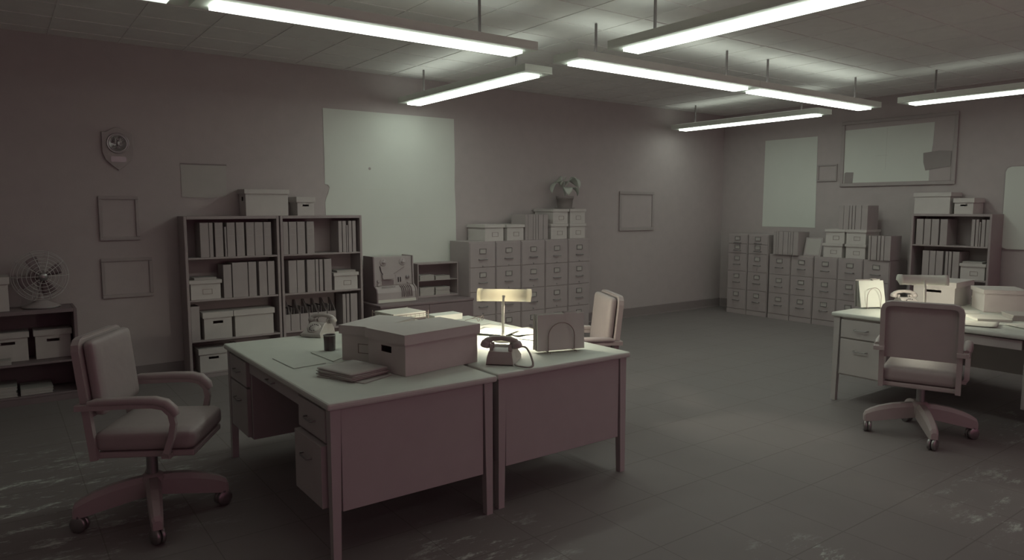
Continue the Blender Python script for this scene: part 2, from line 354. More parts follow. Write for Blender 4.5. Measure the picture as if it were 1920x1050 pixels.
# ------------------------------------------------------------------ filing cabinets
def cabinet(W, D, H, splits, labels, handles, light=(), locks=(), name='filing_cabinet'):
    t = bpy.data.objects.new(name, None); COL.objects.link(t)
    MB().box(0.002, 0.012, 0, W - 0.002, D, H, 0.003).build('body', 'cab', t)
    for i in range(len(splits) - 1):
        z1, z0 = splits[i], splits[i + 1]
        d = MB().box(0.010, 0.0, z0 + 0.003, W - 0.010, 0.0125, z1 - 0.003, 0.0025).build('drawer', 'cab', t)
        lz = labels[i]; cx = W * .5; k = 0.006; w, h = 0.095, 0.062
        p = MB().box(cx - w / 2, -0.008, lz - h / 2, cx + w / 2, 0, lz - h / 2 + k).box(cx - w / 2, -0.008, lz + h / 2 - k, cx + w / 2, 0, lz + h / 2)
        p.box(cx - w / 2, -0.008, lz - h / 2 + k, cx - w / 2 + k, 0, lz + h / 2 - k).box(cx + w / 2 - k, -0.008, lz - h / 2 + k, cx + w / 2, 0, lz + h / 2 - k)
        p.build('label_holder', 'metal', d)
        MB().box(cx - w / 2 + k, -0.003, lz - h / 2 + k, cx + w / 2 - k, 0, lz + h / 2 - k).build('label_card', 'folder', d)
        hz = handles[i]
        MB().tube([(cx - .058, 0, hz), (cx - .056, -.02, hz), (cx - .045, -.03, hz), (cx + .045, -.03, hz), (cx + .056, -.02, hz), (cx + .058, 0, hz)], .0065, 8).build('handle', 'metal', d)
        if i in locks: MB().lathe([(.009, 0), (.009, .005), (.004, .005)], 12, Matrix.Translation((cx, 0, hz - .082)) @ Matrix.Rotation(PI / 2, 4, 'X')).build('lock', 'metal', d)
    MB().box(0.004, 0.006, 0.0, W - 0.004, 0.012, splits[-1] - .005).build('plinth', 'cab', t)
    return t
WD = 0.382
proto = cabinet(WD - .004, .44, 1.237, (1.222, .931, .639, .352, .065), (1.124, .842, .553, .265), (1.028, .747, .46, .172), locks=(0, 1, 2, 3))
names5 = ['leftmost, beside the low dark credenza', 'second from left, under two index boxes', 'middle one, under the row of binders', 'fourth from left, under stacked index boxes', 'rightmost, nearest the bare wall']
for i in range(5):
    c = proto if i == 0 else dup(proto)
    c.location = (-5.693 + i * WD, -.75, 0)
    tag(c, 'grey four-drawer cabinet of left wall row, ' + names5[i], 'filing cabinet', 'filing cabinets along the left wall')
RX = -0.90; RR = -PI / 2
lo = cabinet(.350, .46, .957, (.945, .659, .383, .075), (.863, .576, .296), (.764, .481, .205), name='filing_cabinet')
hi = cabinet(.352, .46, 1.235, (1.222, 1.085, .94, .664, .383, .075), (1.17, 1.04, .865, .589, .308), (1.103, .983, .768, .492, .21), name='filing_cabinet')
for i, y in enumerate((-.783, -1.143)):
    c = hi if i == 0 else dup(hi); c.location = (RX, y, 0); c.rotation_euler = (0, 0, RR)
    tag(c, ('tall five-drawer cabinet in the far corner, leftmost of right wall row', 'tall five-drawer cabinet, second of right wall row, stepping down to lower ones')[i], 'filing cabinet', 'tall filing cabinets on the right wall')
lowl = ['first after the two tall ones', 'second low one, under binders and tilted picture', 'middle low one, under stacked boxes', 'fourth low one, under boxes topped by binders', 'rightmost low one, behind the file holder on desk']
for i, y in enumerate((-1.519, -1.872, -2.229, -2.579, -2.93)):
    c = lo if i == 0 else dup(lo); c.location = (RX, y, 0); c.rotation_euler = (0, 0, RR)
    tag(c, 'low three-drawer cabinet on right wall, ' + lowl[i], 'filing cabinet', 'low filing cabinets on the right wall')

# things on the left row
Z1 = 1.238
bxs = dict(slot=None, lid=.035, name='index_box', plate=.55)
archive_box(.294, .40, .197, (-5.455, -.72, Z1), 0, 'index box at left on left cabinet row, showing its long side', 'index boxes on the left cabinets', **bxs)
archive_box(.276, .40, .195, (-5.130, -.72, Z1), 0, 'index box beside the binders on left cabinet row', 'index boxes on the left cabinets', **bxs)
binder_row([(-4.846, -4.803), (-4.801, -4.722), (-4.718, -4.684), (-4.68, -4.641), (-4.636, -4.562), (-4.558, -4.481)], Z1, .315, 'on left cabinet row', 'binders on the left cabinets', place=lambda u, z: (u, -.72, z + .0008), D=.30)
archive_box(.290, .40, .194, (-4.437, -.72, Z1), 0, 'lower left of four stacked index boxes below the plant', 'index boxes on the left cabinets', **bxs)
archive_box(.283, .40, .194, (-4.117, -.72, Z1), 0, 'lower right of four stacked index boxes below the plant', 'index boxes on the left cabinets', **bxs)
archive_box(.273, .40, .190, (-4.406, -.72, Z1 + .195), 0, 'upper left of four stacked index boxes, holding the plant', 'index boxes on the left cabinets', **bxs)
archive_box(.279, .40, .190, (-4.115, -.72, Z1 + .195), 0, 'upper right of four stacked index boxes, next to plant', 'index boxes on the left cabinets', **bxs)

# things on the right row : local x runs along world -y
PRr = lambda u, z, x=RX - .0 + .03: (x, u, z + .0008)
def rrow(ys, z, ht, where, group, x, D=.28, shorts=None):
    binder_row([(-a, -b) for a, b in ys], z, ht, where, group, RR, lambda u, zz: (x, -u, zz + .0008), D=D, shorts=shorts)
rrow([(-1.60, -1.645), (-1.648, -1.683), (-1.686, -1.758), (-1.761, -1.838), (-1.842, -1.875), (-1.879, -1.915), (-1.92, -1.999)], .958, .333, 'beside the tilted picture', 'binders on the low right cabinets', -.93)
archive_box(.290, .38, .192, (-.90, -2.347, .9585), RR, 'lower left of four stacked index boxes on right cabinets', 'index boxes on the right cabinets', **bxs)
archive_box(.288, .38, .192, (-.90, -2.668, .9585), RR, 'lower right of four stacked index boxes on right cabinets', 'index boxes on the right cabinets', **bxs)
archive_box(.288, .38, .194, (-.90, -2.375, 1.1515), RR, 'upper left of four stacked index boxes on right cabinets', 'index boxes on the right cabinets', **bxs)
archive_box(.289, .38, .194, (-.90, -2.666, 1.1515), RR, 'upper right of four stacked index boxes on right cabinets', 'index boxes on the right cabinets', **bxs)
rrow([(-2.549, -2.622), (-2.624, -2.698), (-2.703, -2.739), (-2.745, -2.78), (-2.786, -2.864), (-2.867, -2.95)], 1.346, .32, 'atop the right cabinet boxes', 'binders on the stacked boxes', -.88)
rrow([(-2.999, -3.031), (-3.036, -3.11), (-3.117, -3.155), (-3.162, -3.203), (-3.207, -3.288)], .958, .315, 'right end of right cabinets', 'binders at the end of the right cabinets', -.92)
t = thing('desk_picture', 'tilted blank picture frame standing between binders and boxes', 'picture frame', (-.86, -2.04, .9585), RR)
T = Matrix.Rotation(R(-14), 4, 'X')
MB().box(.0, 0, 0, .26, .012, .265, .003, T).build('frame', 'cab', t); MB().box(.022, -.003, .018, .238, -.0005, .247, 0, T).build('picture', 'folder', t)
MB().prism([(.02, .0), (.10, .0), (.055, .2)], .12, .135, 'x').build('prop', 'cab', t)

# right bookcase
RB = -.78
bookcase(.90, .34, 1.563, (1.178, .775, .38), (RB, -3.458, 0), RR, 'tall grey bookcase on the right wall behind the far desks', group='bookcases in the room')
rrow([(-3.513, -3.597), (-3.606, -3.684), (-3.692, -3.777), (-3.793, -3.876)], 1.178, .32, 'at top left, right wall bookcase', 'binders in the right bookcase', RB + .025)
rrow([(-4.14, -4.178), (-4.185, -4.216), (-4.22, -4.238), (-4.245, -4.286), (-4.292, -4.327)], 1.178, .32, 'at top right, right wall bookcase', 'binders in the right bookcase', RB + .025, shorts={2: .29})
rrow([(-3.605, -3.685), (-3.69, -3.76), (-3.765, -3.847), (-3.87, -3.904), (-3.91, -3.943), (-3.953, -4.028)], .775, .33, 'on middle shelf, right wall bookcase', 'binders in the right bookcase', RB + .025)
archive_box(.286, .28, .195, (RB + .02, -4.033, .776), RR, 'card index box on middle shelf of right wall bookcase', 'boxes in the right bookcase', None, .035, 'index_box', .55)
flat_folder(.215, .2, .022, (RB + .03, -4.06, .9722), RR, 'thin folder on index box in the right wall bookcase', 'folders lying on index boxes')
archive_box(.436, .31, .262, (RB + .012, -3.461, 1.564), RR, 'large plain lidded box on top of right wall bookcase', 'boxes on top of the bookcases', None, .05)
archive_box(.229, .31, .19, (RB + .012, -3.925, 1.564), RR, 'small box with hand slot on top of right wall bookcase', 'boxes on top of the bookcases')

# ------------------------------------------------------------------ potted plant
t = thing('potted_plant', 'small broad-leaved plant in a dark pot on index boxes', 'plant', (-4.02, -.50, Z1 + .386))
MB().lathe([(.10, 0), (.135, .004), (.138, .012), (.11, .012)], 28).build('saucer', 'pot', t)
MB().lathe([(.098, .013), (.108, .125), (.116, .127), (.120, .165), (.110, .166), (.107, .135), (.09, .13)], 28, cap=False).build('pot', 'pot', t)
MB().lathe([(.0, .14), (.05, .146), (.104, .14)], 20, cap=False).build('soil', 'dark', t)
def leaf(az, out, up, size, droop, roll=0.0, pan=0.0):
    d = Vector((math.cos(az), math.sin(az), 0)); tip = Vector((0, 0, .14)) + d * out + Vector((0, 0, up))
    st = MB(); pts = [Vector((0, 0, .14)) + d * out * (k / 6) ** 1.5 + Vector((0, 0, up * math.sin(PI / 2 * k / 6))) for k in range(7)]
    st.tube(pts, [.0045 - .0003 * k for k in range(7)], 6)
    o = st.build('leaf', 'leaf', t)
    side = d.cross(Vector((0, 0, 1))); m = MB(); rows = 9; vs = []; fs = []
    dd = (d * math.cos(pan) + side * math.sin(pan)); sd = dd.cross(Vector((0, 0, 1)))
    for i in range(rows):
        u = i / (rows - 1); w = size * .46 * (math.sin(PI * min(1, u * .92 + .10)) ** .7) * (1 - .25 * u) if i < rows - 1 else .001
        a = droop * u; c = tip + dd * (size * math.sin(a + .001) / (droop + .001) * 1.0 if droop > .05 else size * u) - Vector((0, 0, size * (1 - math.cos(a)) / max(droop, .05)))
        if i == 0: c -= dd * .012
        for j in (-2, -1, 0, 1, 2):
            f = j / 2; vs.append(c + (sd * math.cos(roll) + Vector((0, 0, math.sin(roll)))) * f * w + Vector((0, 0, .22 * w * abs(f))))
    for i in range(rows - 1):
        for j in range(4): fs.append((i * 5 + j, i * 5 + j + 1, i * 5 + j + 6, i * 5 + j + 5))
    m.add(vs, fs, True); q = m.build('blade', 'leaf', o); md = q.modifiers.new('thick', 'SOLIDIFY'); md.thickness = .0015
for a in ((R(-55), .10, .26, .20, 2.0, .1, .1), (R(-105), .06, .14, .15, 2.2, 0, .1), (R(-175), .12, .20, .20, 1.9, -.2, .2), (R(-20), .11, .13, .15, 2.0, .2, 0),
          (R(150), .07, .22, .15, 1.2, .3, .4), (R(60), .07, .22, .16, 1.0, 0, 0), (R(110), .06, .24, .15, .9, .9, .3), (R(-140), .05, .24, .14, 1.1, -.7, .2), (R(5), .09, .24, .17, 1.3, .5, .3)):
    leaf(*a)

# ------------------------------------------------------------------ credenza, tape machine, paper rack
CT = 0.590
t = thing('credenza', 'low dark cupboard against left wall below the big map', 'cabinet', (-6.895, -.86, 0))
Wc = 1.195
MB().box(0, 0, CT - .025, Wc, .575, CT, .004).build('top_panel', 'shelfdk', t)
MB().box(.006, .012, .05, Wc - .006, .57, CT - .026, .003).build('body', 'shelfdk', t)
for i in range(2):
    d = MB().box(.012 + i * .588, 0, .06, .594 + i * .583, .0115, CT - .032, .003).build('door', 'shelfdk', t)
    MB().tube([(.52 + i * .14, 0, .40), (.52 + i * .14, -.022, .40), (.52 + i * .14, -.022, .32), (.52 + i * .14, 0, .32)], .005, 8).build('handle', 'metal', d)
MB().box(.02, .03, 0, Wc - .02, .55, .05).build('plinth', 'shelfdk', t)

t = thing('tape_recorder', 'upright reel-to-reel tape machine on the low dark cupboard', 'tape recorder', (-6.838, -.655, CT + .001))
Wt, Ht = .50, .50
prof = [(0, 0), (0, .035), (.002, .11), (.02, .15), (.07, .175), (.085, .18), (.10, Ht), (.335, Ht), (.335, 0)]
MB().prism([(a + .006, z) for a, z in prof[:-2]] + [(.33, Ht - .004), (.33, 0)], .017, Wt - .017, 'x', ).build('body', 'clay', t)
sp = [(-.006, 0), (-.006, .112), (.014, .156), (.06, .182), (.07, .19), (.085, Ht + .008), (.337, Ht + .008), (.337, 0)]
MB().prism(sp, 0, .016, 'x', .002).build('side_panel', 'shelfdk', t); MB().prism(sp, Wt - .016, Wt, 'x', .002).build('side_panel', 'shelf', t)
TF = Matrix.Translation((0, .0905, .18)) @ Matrix.Rotation(math.atan2(.015, .32) * -1, 4, 'X')      # local z up the slightly leaning face, local -y outwards
TD = lambda x, z: TF @ Matrix.Translation((x, 0, z)) @ Matrix.Rotation(PI / 2, 4, 'X')
MB().box(.02, -.006, .006, Wt - .02, 0, .312, .002, TF).build('face_panel', 'clay', t)
for x in (.13, .365):
    o = MB().lathe([(.042, .006), (.042, .011), (.034, .013), (.012, .012), (.012, .03), (.002, .03)], 26, TD(x, .262)).build('reel_hub', 'clay', t)
    m = MB()
    for k in range(3): m.box(-.002, .012, .0125, .002, .03, .0155, 0, TD(x, .262) @ Matrix.Rotation(k * 2 * PI / 3, 4, 'Z'))
    m.build('hub_slot', 'shelfdk', o)
MB().prism([(.105, .085), (.115, .072), (.225, .072), (.24, .085), (.245, .135), (.235, .14), (.115, .134), (.105, .12)], -.034, -.006, 'y', .004, TF).build('head_cover', 'clay', t)
MB().tube([TF @ Vector(p) for p in ((.085, -.012, .222), (.098, -.014, .16), (.115, -.02, .125))], .0045, 8).build('tension_arm', 'dark', t)
MB().tube([TF @ Vector(p) for p in ((.385, -.012, .205), (.30, -.014, .165), (.25, -.02, .135))], .0045, 8).build('tension_arm', 'shelf', t)
MB().box(.105, -.010, .012, .25, -.006, .062, .001, TF).build('meter_window', 'shelfdk', t)
o = MB().box(.275, -.009, .008, .365, -.006, .115, .001, TF).build('lever_plate', 'clay', t)
for x in (.305, .332): MB().box(x - .003, -.022, .035, x + .003, -.009, .09, .001, TF).build('lever', 'dark', o)
for x, z, r in ((.06, .055, .017), (.06, .015, .017), (.42, .085, .022), (.425, .025, .012)):
    MB().lathe([(r, .006), (r * .95, .022), (r * .6, .026)], 18, TD(x, z)).build('knob', 'metal' if r > .02 else 'clay', t)
m = MB()
for k in range(6): 
    x = .315 + k * .024
    m.tube([(x, .000, .055), (x, .002, .11), (x, .020, .152), (x, .062, .174)], .0075, 6)
m.build('vent_rib', 'shelfdk', t)
MB().box(.017, -.004, .002, Wt - .017, .004, .034, .001).build('base_strip', 'paper', t)
m = MB()
for k in range(9): m.box(.09 + k * .018, .04, .166, .102 + k * .018, .05, .174, .001)
m.build('piano_key_button', 'clay', t)

t = thing('paper_rack', 'low two-tier open paper rack right of the tape machine', 'shelf', (-6.245, -.50, CT + .001))
W, D, H = .552, .185, .40; e = .014
MB().box(0, 0, 0, e, D, H, .002).build('side_panel', 'shelf', t); MB().box(W - e, 0, 0, W, D, H, .002).build('side_panel', 'shelf', t)
MB().box(e, 0, H - e, W - e, D, H, .002).build('top_panel', 'shelf', t); MB().box(e, 0, .2 - e * .5, W - e, D - .006, .2, .001).build('shelf_board', 'shelf', t)
MB().box(e, 0, 0, W - e, D - .006, .022, .002).build('bottom_panel', 'shelf', t); MB().box(e, D - .006, 0, W - e, D, H - e).build('back_panel', 'shelfdk', t)
def pile(x, y, z, W, D, n, th, label, group, rz=0, jit=.006, **k):
    for i in range(n):
        h = th * random.uniform(.75, 1.2)
        w = ['bottom', 'second', 'third', 'fourth', 'fifth', 'sixth'][i] if i < n - 1 else 'top'
        flat_folder(W - random.uniform(0, .012), D, h, (x + random.uniform(0, jit), y + random.uniform(0, jit * .6), z), rz + R(random.uniform(-1, 1)) * (jit / .006) * .6, '%s folder %s' % (w, label), group, **k)
        z += h + .0006
    return z
G = 'folder piles in the paper rack'
pile(-6.215, -.493, CT + .2018, .195, .145, 4, .017, 'of the pile on rack upper tier, left', G); pile(-6.005, -.493, CT + .2018, .20, .145, 3, .014, 'of the pile on rack upper tier, right', G)
pile(-6.215, -.493, CT + .0238, .195, .145, 5, .018, 'of the pile on rack lower tier, left', G); pile(-6.005, -.493, CT + .0238, .20, .145, 5, .0185, 'of the pile on rack lower tier, right', G)

# ------------------------------------------------------------------ low shelf at far left with fan
t = bookcase(1.60, .38, .785, (.345,), (-11.245, -.68, 0), 0, 'low dark open shelf at far left carrying the fan', 'shelfdk', name='low_shelf', plinth=.07)
archive_box(.42, .26, .285, (-10.52, -.60, .786), 0, 'lidded box beside the fan, cut by left edge', 'boxes on the low shelf', None, .06)
for i, (x, z, w, h) in enumerate(((-10.14, .0705, .30, .22), (-9.965 + .14, .0705, .14, .2), (-10.30, .346, .30, .28), (-9.985, .346, .29, .27))):
    pass
archive_box(.30, .2, .25, (-10.29, -.53, .3465), 0, 'dark box in upper low shelf compartment, left of two', 'boxes on the low shelf', 'front', .05)
archive_box(.28, .2, .25, (-9.96, -.53, .3465), 0, 'dark box in upper low shelf compartment, right of two', 'boxes on the low shelf', 'front', .05)
for i, (x, n, lb) in enumerate(((-10.33, 3, 'in left pile at bottom of low shelf'), (-10.08, 2, 'in right pile at bottom of low shelf'))):
    pile(x, -.64, .0715, .23, .30, n, .03, lb, 'folders at the bottom of the low shelf')
pile(-10.34, -.655, .3462, .22, .11, 2, .02, 'lying before the dark boxes in low shelf', 'folders in the upper low shelf')

t = thing('desk_fan', 'round wire-caged desk fan standing on the low dark shelf', 'fan', (-9.885, -.47, .786), R(12))
MB().lathe([(.135, 0), (.142, .006), (.135, .016), (.10, .03), (.045, .06), (.02, .075), (.016, .11)], 32).build('base', 'cab', t)
MB().lathe([(.139, .003), (.146, .007), (.139, .012)], 32, cap=False).build('base_ring', 'metal', t)
MB().tube([(0, 0, .10), (0, .02, .14), (0, .05, .27)], [.014, .013, .018], 12).build('stand', 'cab', t)
FC = Matrix.Translation((0, -.03, .272)) @ Matrix.Rotation(PI / 2, 4, 'X') @ Matrix.Rotation(0, 4, 'Y')   # local z points out of the fan (-y)
MB().lathe([(.05, -.14), (.062, -.12), (.06, -.06), (.05, -.03)], 24, FC).build('motor', 'cab', t)
m = MB()
def dome(r): return .085 * math.sqrt(max(0, 1 - (r / .215) ** 2)) - .01
for r in (.06, .09, .12, .15, .18, .203): 
    m.tube([FC @ Vector((r * math.cos(a), r * math.sin(a), dome(r))) for a in [2 * PI * k / 40 for k in range(40)]], .0026, 5, True)
for r in (.215,): m.tube([FC @ Vector((r * math.cos(a), r * math.sin(a), -.01)) for a in [2 * PI * k / 40 for k in range(40)]], .003, 6, True)
for r in (.09, .14, .19): m.tube([FC @ Vector((r * math.cos(a), r * math.sin(a), -.02 - dome(r))) for a in [2 * PI * k / 40 for k in range(40)]], .0014, 5, True)
for k in range(10):
    a = 2 * PI * k / 10
    m.tube([FC @ Vector((r * math.cos(a), r * math.sin(a), dome(r) + .002)) for r in (.03, .08, .13, .17, .2, .2149)], .0028, 5)
    m.tube([FC @ Vector((r * math.cos(a), r * math.sin(a), -.02 - dome(r) - .002)) for r in (.04, .10, .16, .2, .2149)], .0016, 5)
m.build('wire_cage', 'cage', t)
MB().lathe([(.036, .070), (.036, .078), (.028, .086), (.01, .09)], 22, FC).build('badge', 'metal', t)
MB().lathe([(.03, -.03), (.03, .02), (.02, .03)], 18, FC).build('hub', 'cab', t)
for k in range(4):
    a = k * PI / 2 + .4; vs = []; fs = []
    for i in range(6):
        r = .03 + i * .028
        for j in range(5):
            th = a + (j - 2) * (.11 + .055 * math.sin(PI * (i + 1) / 7)) * 1.1; vs.append(FC @ Vector((r * math.cos(th), r * math.sin(th), (j - 2) * .011)))
    for i in range(5):
        for j in range(4): fs.append((i * 5 + j, i * 5 + j + 1, i * 5 + j + 6, i * 5 + j + 5))
    b = MB().add(vs, fs, True).build('fan_blade', 'shelfdk', t); b.modifiers.new('thick', 'SOLIDIFY').thickness = .0015

# ------------------------------------------------------------------ wall pieces
def WLp(x, z, y=WL): return (x, y, z)
def frame(W, H, loc, rz, label, f=.03, back='wall'):
    t = thing('picture_frame', label, 'picture frame', loc, rz, 'framed pictures on the walls'); d = .022
    m = MB()
    pr = [(0, 0), (-.022, 0), (-.022, f * .35), (-.014, f * .6), (-.016, f * .8), (-.008, f), (0, f)]
    for (x0, z0, x1, z1) in ((0, 0, W, f), (0, H - f, W, H), (0, f, f, H - f), (W - f, f, W, H - f)): m.box(x0, -d, z0, x1, -.001, z1, .005)
    m.box(f * .9, -.012, f * .9, W - f * .9, -.006, f * 1.2).box(f * .9, -.012, H - f * 1.2, W - f * .9, -.006, H - f * .9)
    m.build('frame', 'frame', t); MB().box(f * .8, -.007, f * .8, W - f * .8, -.001, H - f * .8).build('picture', back, t)
    return t
frame(.33, .408, (-9.40, WL, 1.337), 0, 'upright frame with dark picture below the shield plaque')
frame(.425, .37, (-9.405, WL, .803), 0, 'wide frame with dark picture, lower of two, above the fan')
frame(.73, .58, (-2.80, WL, 1.298), 0, 'large frame on left wall right of the plant', .045)
frame(.297, .244, (WR, -1.922 - .03, 2.013), RR, 'small frame between tall white poster and notice board', .022)

t = thing('shield_plaque', 'shield-shaped wooden plaque with eagle seal at upper left', 'plaque', (-9.215, WL, 1.98))
sh = [(0, 0), (.055, .045), (.105, .095), (.127, .16), (.127, .345), (.09, .345), (.06, .365), (.03, .382), (0, .387), (-.03, .382), (-.06, .365), (-.09, .345), (-.127, .345), (-.127, .16), (-.105, .095), (-.055, .045)]
MB().prism(sh, -.022, -.001, 'y', .004).build('board', 'frame', t)
S = Matrix.Translation((0, -.022, .245)) @ Matrix.Rotation(PI / 2, 4, 'X')
seal = MB().lathe([(.093, 0), (.093, .006), (.088, .011), (.083, .007), (.076, .006), (.074, .010), (.070, .006), (.001, .006)], 40, S).build('seal', 'metal', t)
e = MB()
e.rbox((0, 0, .010), (.026, .048, .010), .01, 4, T=S); e.rbox((-.003, .034, .011), (.014, .018, .009), .006, 3, T=S); e.prism([(-.010, .034), (-.018, .036), (-.010, .040)], .006, .013, 'z', 0, S)
for s in (-1, 1):
    for k in range(6):
        a = R(100 - k * 17) if s > 0 else R(80 + k * 17); L = .050 - .004 * abs(k - 1.5); b = Vector((s * .012, .012 - k * .003, .0095))
        e.tube([S @ b, S @ (b + Vector((math.cos(a) * L * .6 + s * .008, math.sin(a) * L * .6, .002))), S @ (b + Vector((math.cos(a) * L + s * .010, math.sin(a) * L, 0)))], [.0045, .0042, .002], 6)
    e.tube([S @ Vector((s * .008, -.020, .009)), S @ Vector((s * .024, -.030, .010)), S @ Vector((s * .034, -.026, .008))], [.005, .004, .003], 6)
    for k in range(4): e.tube([S @ Vector((s * .03, -.028, .009)), S @ Vector((s * (.040 + k * .004), -.016 - k * .009, .008))], .0016, 5)
for k in range(5): e.tube([S @ Vector((0, -.022, .009)), S @ Vector(((k - 2) * .008, -.048, .008))], [.005, .003], 6)
e.build('eagle_relief', 'metal', seal)
e = MB().prism([(-.009, .010), (.009, .010), (.009, -.004), (0, -.014), (-.009, -.004)], .012, .018, 'z', .001, S).build('breast_shield', 'metal', seal)
MB().box(-.062, -.0235, .075, .062, -.0225, .125, .0004).build('name_plate', 'metal', t)

t = thing('wall_chart', 'small blank hanging chart left of the large lidded box', 'chart', (-8.69, WL, 1.73))
ch = [(0, .02), (.06, .006), (.16, .012), (.25, 0), (.35, .015), (.415, .008), (.420, .335), (0, .335)]
MB().prism(ch, -.005, -.0035, 'y').build('sheet', 'folder', t); MB().box(-.004, -.010, .325, .425, -.0055, .338, .002).build('top_rail', 'base', t)

mp = [(-5.604, 2.706), (-5.596, 2.2), (-5.602, 1.9), (-5.588, 1.6), (-5.585, .95), (-7.19, .95), (-7.215, 1.25), (-7.23, 1.45), (-7.246, 1.564), (-7.250, 1.70), (-7.238, 1.742), (-7.212, 1.80), (-7.197, 1.862), (-7.212, 1.885), (-7.249, 1.893), (-7.247, 2.2), (-7.251, 2.704)]
o = MB().prism(mp, WL - .004, WL - .002, 'y').build('wall_map', 'chart'); tag(o, 'huge blank pale map sheet with torn left edge on left wall', 'map')
m = MB()
for z, x0, x1 in ((1.845, -7.15, -6.35), (1.52, -6.6, -5.6), (2.38, -6.9, -6.5)): m.box(x0, WL - .0046, z - .0012, x1, WL - .004, z + .0012)
m.build('fold_line', 'paper', o)
MB().lathe([(.016, 0), (.014, .0015), (.002, .001)], 12, Matrix.Translation((-6.719, WL - .0041, 2.076)) @ Matrix.Rotation(PI / 2, 4, 'X')).build('pin_hole', 'frame', o)

def rp(u, z): return (-u, z)     # right wall: local x = -y
t = MB().prism([(1.060, 2.67), (1.925, 2.67), (1.945, 1.345), (1.055, 1.345)], -.004, -.002, 'y').build('wall_poster', 'chart', None, (WR, 0, 0), RR); tag(t, 'tall blank pale poster on right wall near the corner', 'poster')
t = thing('notice_board', 'large framed notice board on the right wall', 'notice board', (WR, -2.30, 1.932), RR)
W, H = 1.50, .90; f = .045
MB().box(.01, -.012, .01, W - .01, -.001, H - .01).build('cork_panel', 'wall', t)
m = MB()
for (x0, z0, x1, z1) in ((0, 0, W, f), (0, H - f, W, H), (0, f, f, H - f), (W - f, f, W, H - f)): m.box(x0, -.03, z0, x1, -.0125, z1, .005)
m.build('frame', 'frame', t)
def pinned(poly, depth, name, label, cat, m, group=None):
    o = MB().prism([(p[0], p[1]) for p in poly], -depth - .0015, -depth, 'y').build(name, m, None, (WR, 0, 0), RR); return tag(o, label, cat, group)
o = pinned([(2.352, 1.985), (2.345, 2.715), (3.52, 2.725), (3.512, 2.45), (3.50, 2.345), (3.485, 1.985)], .0135, 'pinned_map', 'large blank pale map pinned on the notice board', 'map', 'chart')
m = MB()
m.box(2.925, -.0155, 2.15, 2.927, -.0149, 2.70); m.box(2.78, -.0155, 2.34, 2.95, -.0149, 2.342); m.build('fold_line', 'folder', o)
pinned([(2.362, 1.98), (2.362, 2.12), (2.385, 2.133), (2.492, 2.128), (2.483, 1.965), (2.40, 1.97)], .018, 'pinned_note', 'small dark note at lower left of the notice board', 'note', 'note')
pinned([(3.403, 2.34), (3.60, 2.36), (3.735, 2.348), (3.735, 2.158), (3.58, 2.14), (3.44, 2.115), (3.41, 2.22)], .021, 'pinned_envelope', 'tilted dark envelope overlapping map edge on notice board', 'envelope', 'note')
pinned([(3.485, 2.13), (3.735, 2.13), (3.742, 1.982), (3.49, 1.985)], .0155, 'pinned_sheet', 'dark sheet at lower right corner of the notice board', 'paper', 'wall')
t = thing('whiteboard', 'blank rounded whiteboard cut by the right edge of photo', 'whiteboard', (WR, -4.335, 1.14), RR)
c = .06; W, H = 1.5, .99
rr = [(W - c + c * math.cos(a), H - c + c * math.sin(a)) for a in (0, R(45), R(90))] + [(c + c * math.cos(a), H - c + c * math.sin(a)) for a in (R(90), R(135), R(180))] + [(c + c * math.cos(a), c + c * math.sin(a)) for a in (R(180), R(225), R(270))] + [(W - c + c * math.cos(a), c + c * math.sin(a)) for a in (R(270), R(315), R(360))]
MB().prism(rr, -.02, -.001, 'y', .004).build('frame', 'frame', t)
MB().prism([(W / 2 + (p[0] - W / 2) * .985, H / 2 + (p[1] - H / 2) * .98) for p in rr], -.022, -.0205, 'y').build('board_face', 'chart', t)
t = thing('wall_pipe', 'thin pipe with a joint high on the right wall', 'pipe', (WR, -4.27, 2.93), RR)
MB().tube([(0, -.02, 0), (.6, -.02, 0), (1.2, -.02, 0)], .011, 8).build('pipe', 'wall', t)
MB().tube([(.13, -.02, -.0), (.19, -.02, 0)], .022, 10).build('joint', 'wall', t)
MB().tube([(.0, -.001, 0), (.0, -.032, 0)], .016, 8).build('end_bracket', 'wall', t)

